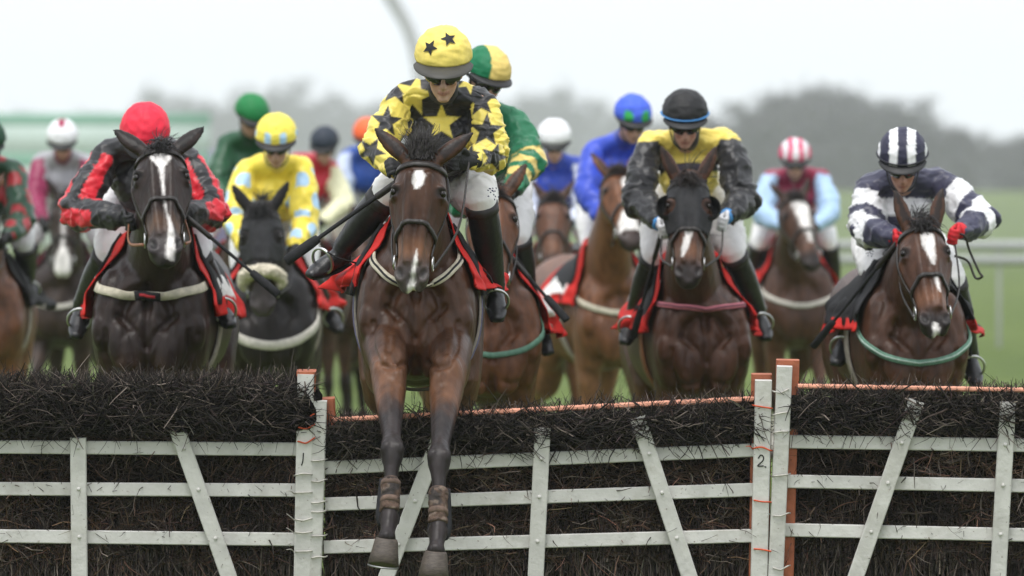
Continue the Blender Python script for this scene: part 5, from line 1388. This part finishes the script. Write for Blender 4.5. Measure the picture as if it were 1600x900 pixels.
# twine and wire round the doubled posts
ties(*hurl, 478, 26, (655, 668, 690), M_TWINE, 'twine', 3, 8)
ties(*hurl, 474, 26, (742, 770, 812, 832, 862), M_WIRE, 'wire', 2, 2)
ties(*hurm, 497, 22, (720, 752, 786, 800, 838, 872), M_WIRE, 'wire', 2, 3)
ties(*hurm, 1191, 26, (634, 700, 782, 858), M_TWINE, 'twine', 4, -4)
ties(*hurr, 1220, 24, (612, 648, 676, 744, 806, 888), M_WIRE, 'wire', 3, 4)
for (root, base, pt), lines, in ((hurl, [[(474, 708), (473, 720), (471, 727)]]), (hurm, [[(1185, 716), (1189, 711), (1193, 714), (1192, 720), (1184, 728), (1193, 728)], [(1195, 729), (1197, 730)]])):
    for ln in lines:
        pt('ink_number', Geo().tube([hp(a, b, -.0585) for a, b in ln], [.0028] * len(ln), 6, 3), M_INK)

# ------------------------------------------------------------------ ground
gm = bpy.data.materials.new('turf'); gm.use_nodes = True
N, L = gm.node_tree.nodes, gm.node_tree.links
bs = N['Principled BSDF']; bs.inputs['Roughness'].default_value = .9; bs.inputs['Specular IOR Level'].default_value = .2
tc = N.new('ShaderNodeTexCoord')
n1 = N.new('ShaderNodeTexNoise'); n1.inputs['Scale'].default_value = .22; n1.inputs['Detail'].default_value = 8
n2 = N.new('ShaderNodeTexNoise'); n2.inputs['Scale'].default_value = 3.5; n2.inputs['Detail'].default_value = 8
cr = N.new('ShaderNodeValToRGB'); cr.color_ramp.elements[0].position = .35; cr.color_ramp.elements[0].color = (.078, .120, .022, 1); cr.color_ramp.elements[1].position = .68; cr.color_ramp.elements[1].color = (.125, .172, .034, 1)
mx = N.new('ShaderNodeMix'); mx.data_type = 'RGBA'; mx.blend_type = 'MULTIPLY'; mx.inputs[0].default_value = .6
c2 = N.new('ShaderNodeValToRGB'); c2.color_ramp.elements[0].position = .3; c2.color_ramp.elements[0].color = (.45, .42, .35, 1); c2.color_ramp.elements[1].position = .6
for nn in (n1, n2): L.new(tc.outputs['Object'], nn.inputs['Vector'])
L.new(n1.outputs['Fac'], cr.inputs['Fac']); L.new(n2.outputs['Fac'], c2.inputs['Fac'])
L.new(cr.outputs['Color'], mx.inputs[6]); L.new(c2.outputs['Color'], mx.inputs[7]); L.new(mx.outputs[2], bs.inputs['Base Color'])
bp = N.new('ShaderNodeBump'); bp.inputs['Strength'].default_value = .8; bp.inputs['Distance'].default_value = .05
L.new(n2.outputs['Fac'], bp.inputs['Height']); L.new(bp.outputs['Normal'], bs.inputs['Normal'])
gr = link('ground', make_mesh('ground', [(-1500, -40, 0), (1500, -40, 0), (1500, 2500, 0), (-1500, 2500, 0)], [(0, 1, 2, 3)], smooth=False), gm); gr['kind'] = 'structure'
# blades of turf on the strip of course the runners are on
n = 4000
P0 = np.stack([rng.uniform(-5.5, 6, n), rng.uniform(20.5, 62, n), np.zeros(n) - .005], 1)
V, F, k = strands(P0, np.stack([rng.normal(0, .35, n), rng.normal(0, .35, n), np.ones(n)], 1), rng.uniform(.04, .10, n), rng.uniform(.003, .006, n), rng.normal(0, .02, (n, 3)), 2, 3, .8)
c = np.repeat(np.array([.09, .15, .035]) * rng.uniform(.6, 1.3, (n, 1)), k, axis=0)
tf = link('grass', make_mesh('grass', V, F, c), mat('grass_blades', attr=True, rough=.7, bump=0, spec=.25)); tf['kind'] = 'stuff'; tag(tf, 'short green grass of the racecourse under the runners', 'grass')

# ------------------------------------------------------------------ rails, hoardings, mast behind the field
M_PVC = mat('white_plastic', (.36, .37, .36), .5, var=.08)
def running_rail(p0, p1, label):
    p0, p1 = np.array(p0, float), np.array(p1, float)
    o = empty('running_rail', (p0 + p1) / 2, label, 'rail'); c = (p0 + p1) / 2
    for z in (1.52, 1.30): part('rail', Geo().loft([p0 - c + [0, 0, z], p1 - c + [0, 0, z]], [.075, .075], None, (0, 0, 1), 10, 1), M_PVC, o)
    n = int(np.linalg.norm(p1 - p0) / 2.4)
    for i in range(n + 1):
        p = p0 + (p1 - p0) * i / n - c
        part('post', Geo().loft([p, p + [0, 0, .8], p + [0, 0, 1.45]], [.032, .03, .03], None, (1, 0, 0), 8, 1), M_PVC, o)
running_rail((1.5, 84, 0), (13, 74, 0), 'white plastic running rail across the turf behind the navy and white rider')
def hoarding(x0, x1, d, rows, label):
    c = np.array([(x0 + x1) / 2, d, 0.0]); o = empty('advertising_hoarding', c, label, 'hoarding')
    for z0, z1, m in rows:
        part('panel', Geo().beam(np.array([x0, d, (z0 + z1) / 2]) - c, np.array([x1, d, (z0 + z1) / 2]) - c, z1 - z0 - .01, .08), m, o)
    top = rows[0][1]
    for i in range(6):
        x = x0 + (x1 - x0) * i / 5
        part('post', Geo().beam(np.array([x, d + .1, 0]) - c, np.array([x, d + .1, top]) - c, .12, .1), M_PVC, o)
G1, G2, WT = mat('hoarding_green', (.22, .43, .32), .6), mat('hoarding_pale', (.52, .62, .57), .6), mat('hoarding_white', (.62, .68, .64), .6)
hoarding(-27, -14.2, 250, [(6.9, 7.45, G1), (5.6, 6.88, G2), (4.9, 5.58, G1), (1.2, 4.88, WT)], 'green and white striped hoarding above the maroon jockey')
hoarding(-15.6, -13.6, 255, [(1.2, 5.8, mat('hoarding_lilac', (.30, .24, .48), .6))], 'lilac banner board in the distance')
mo = empty('lamp_mast', W(690, 390, 420) * np.array([1, 1, 0]), 'tall grey mast with curved top rising in the haze behind the leader', 'mast')
b0 = np.array(mo.location)
part('mast', Geo().tube([np.array([0, 0, 0]), W(672, 250, 420) - b0, W(655, 110, 420) - b0, W(640, 50, 420) - b0, W(618, 8, 420) - b0, W(598, -25, 420) - b0], [.6, .55, .5, .5, .55, .6], 12, 5), mat('mast_grey', (.42, .425, .43), .6), mo)
part('lantern', Geo().loft([W(598, -25, 420) - b0, W(575, -50, 420) - b0], [.7, .5], [.4, .3], (0, 1, 0), 12, 2), mat('mast_grey', (.1, .1, .1)), mo)
part('base_plate', Geo().loft([np.array([0, 0, 0]), np.array([0, 0, .25])], [1.1, .9], None, (1, 0, 0), 12, 1), MAT['mast_grey'], mo)

# ------------------------------------------------------------------ trees in the haze
M_BARK = mat('bark', (.05, .042, .035), .9, var=.3)
M_CROWN = mat('crown', attr=True, rough=.85, var=.2, bump=0, spec=.1)
def tree_meshes(seed, h=12.0, wide=4.2, leafy=1.0):
    r = np.random.default_rng(seed); g = Geo()
    g.loft([(0, 0, -.2), (0.05, 0, h * .2), (.1, .1, h * .5), (.0, .1, h * .85)], [.34, .25, .15, .04], None, (1, 0, 0), 8, 3)
    tips = []
    for i in range(26):
        z = h * r.uniform(.04, .8); a = r.uniform(0, 6.28); ln = wide * (1.05 - .6 * z / h) * r.uniform(.7, 1.1)
        e = np.array([math.cos(a) * ln, math.sin(a) * ln, z + ln * r.uniform(.3, .8)]); m = np.array([math.cos(a) * ln * .5, math.sin(a) * ln * .5, z + ln * .2])
        g.loft([(0, 0, z - .2), m, e], [.09, .06, .02], None, (.3, .2, 1), 5, 2); tips += [m, e, (m + e) / 2]
    n = int(2600 * leafy); c0 = np.array(tips)[r.integers(0, len(tips), n)] + r.normal(0, .55, (n, 3))
    c0[:, 2] = np.maximum(c0[:, 2], .3)
    A = r.normal(size=(n, 3)); A /= np.linalg.norm(A, axis=1)[:, None]; B_ = np.cross(A, r.normal(size=(n, 3))); B_ /= np.linalg.norm(B_, axis=1)[:, None]
    s = r.uniform(.10, .30, (n, 1))
    V = np.stack([c0 - A * s * 1.4, c0 - B_ * s * .5, c0 + A * s * 1.4, c0 + B_ * s * .5], 1).reshape(-1, 3)
    F = np.arange(n * 4).reshape(-1, 4)
    col = np.repeat(np.array([.085, .082, .084]) * r.uniform(.6, 1.4, (n, 1)), 4, axis=0)
    tm = make_mesh('trunk', g.arr(), g.F); tm.materials.append(M_BARK)
    cm = make_mesh('crown', V, F, col, False); cm.materials.append(M_CROWN)
    return tm, cm
TM = [tree_meshes(3, 12, 4.2), tree_meshes(11, 12, 3.4, .8), tree_meshes(21, 12, 4.8, 1.1)]
def tree(px, top, d, k, label, group, wide=1.0, z0=0.0):
    tm, cm = TM[k]; hgt = CAMZ + (HOR - top) * d / FPX - z0; s = hgt / 12.6
    o = empty('tree', ((px - 800) * d / FPX, d, z0), label, 'tree', group, random.uniform(0, 6.28))
    o.scale = (s * wide, s * wide, s)
    link('trunk', tm, None, o); link('crown', cm, None, o)
rt = lambda x: np.interp(x, [1040, 1120, 1180, 1205, 1300, 1340, 1420, 1500, 1600, 1680], [190, 178, 165, 118, 112, 128, 150, 185, 205, 210])
for i, x in enumerate(np.linspace(1040, 1680, 36)):
    tree(x + random.uniform(-12, 12), rt(x) + random.uniform(-6, 24), random.uniform(900, 980), i % 3, 'hazy bare tree in the wood behind the navy and white rider', 'trees of the right-hand wood', 1.4, 7.8)
lt = lambda x: np.interp(x, [-40, 120, 220, 258, 275, 295, 350, 400, 440, 480, 560, 620, 700, 800, 880, 960, 1040], [165, 160, 158, 120, 100, 150, 150, 105, 105, 150, 128, 140, 150, 130, 120, 150, 165])
for i, x in enumerate(np.linspace(-40, 1060, 34)):
    tree(x + random.uniform(-6, 6), lt(x) + random.uniform(-4, 14), random.uniform(1980, 2060), i % 3, 'pale far-off tree fading into the mist along the horizon', 'far misty trees', 1.25, 17.0)

prof = [(560, -.3), (640, 3.2), (720, 7.2), (800, 8.4), (1000, 8.4), (1500, 11), (1850, 16), (2000, 18), (2100, 18), (2250, 12), (2400, -.5)]
xs_ = np.linspace(-600, 600, 43)
HV = np.array([(x, y, z * (1 - .15 * abs(x / 600) ** 2) + (.35 * math.sin(x * .021) + .25 * math.sin(x * .05 + 1)) * (z > 0)) for y, z in prof for x in xs_])
HF = [(i * 43 + j, i * 43 + j + 1, (i + 1) * 43 + j + 1, (i + 1) * 43 + j) for i in range(len(prof) - 1) for j in range(42)]
hl_ = link('hill', make_mesh('hill', HV, HF), gm); hl_['kind'] = 'structure'

for i, x in enumerate(np.linspace(-1500, -80, 26)):
    tree(x + random.uniform(-15, 15), 155 + random.uniform(-30, 20), random.uniform(1980, 2060), i % 3, 'pale far-off tree fading into the mist along the horizon', 'far misty trees', 1.4, 17.0)
for i, x in enumerate(np.linspace(1715, 2500, 22)):
    tree(x + random.uniform(-12, 12), 200 + random.uniform(-30, 20), random.uniform(900, 980), i % 3, 'hazy bare tree in the wood behind the navy and white rider', 'trees of the right-hand wood', 1.4, 7.8)

# ------------------------------------------------------------------ the misty air
hz = Geo().add(np.array([(x, y, z) for x in (-1100, 1100) for y in (-12, 2420) for z in (-1, 84)], float), [(0, 1, 3, 2), (4, 6, 7, 5), (0, 4, 5, 1), (2, 3, 7, 6), (0, 2, 6, 4), (1, 5, 7, 3)])
hm_ = bpy.data.materials.new('mist'); hm_.use_nodes = True; hn = hm_.node_tree.nodes; hn.clear()
ho = hn.new('ShaderNodeOutputMaterial'); hv = hn.new('ShaderNodeVolumePrincipled')
hv.inputs['Color'].default_value = (.95, .97, 1.0, 1); hv.inputs['Density'].default_value = .00036; hv.inputs['Anisotropy'].default_value = .2
hm_.node_tree.links.new(hv.outputs[0], ho.inputs['Volume'])
hazeo = part('haze', hz, hm_, smooth=False); hazeo['kind'] = 'stuff'; tag(hazeo, 'thin pale mist over the racecourse', 'mist')
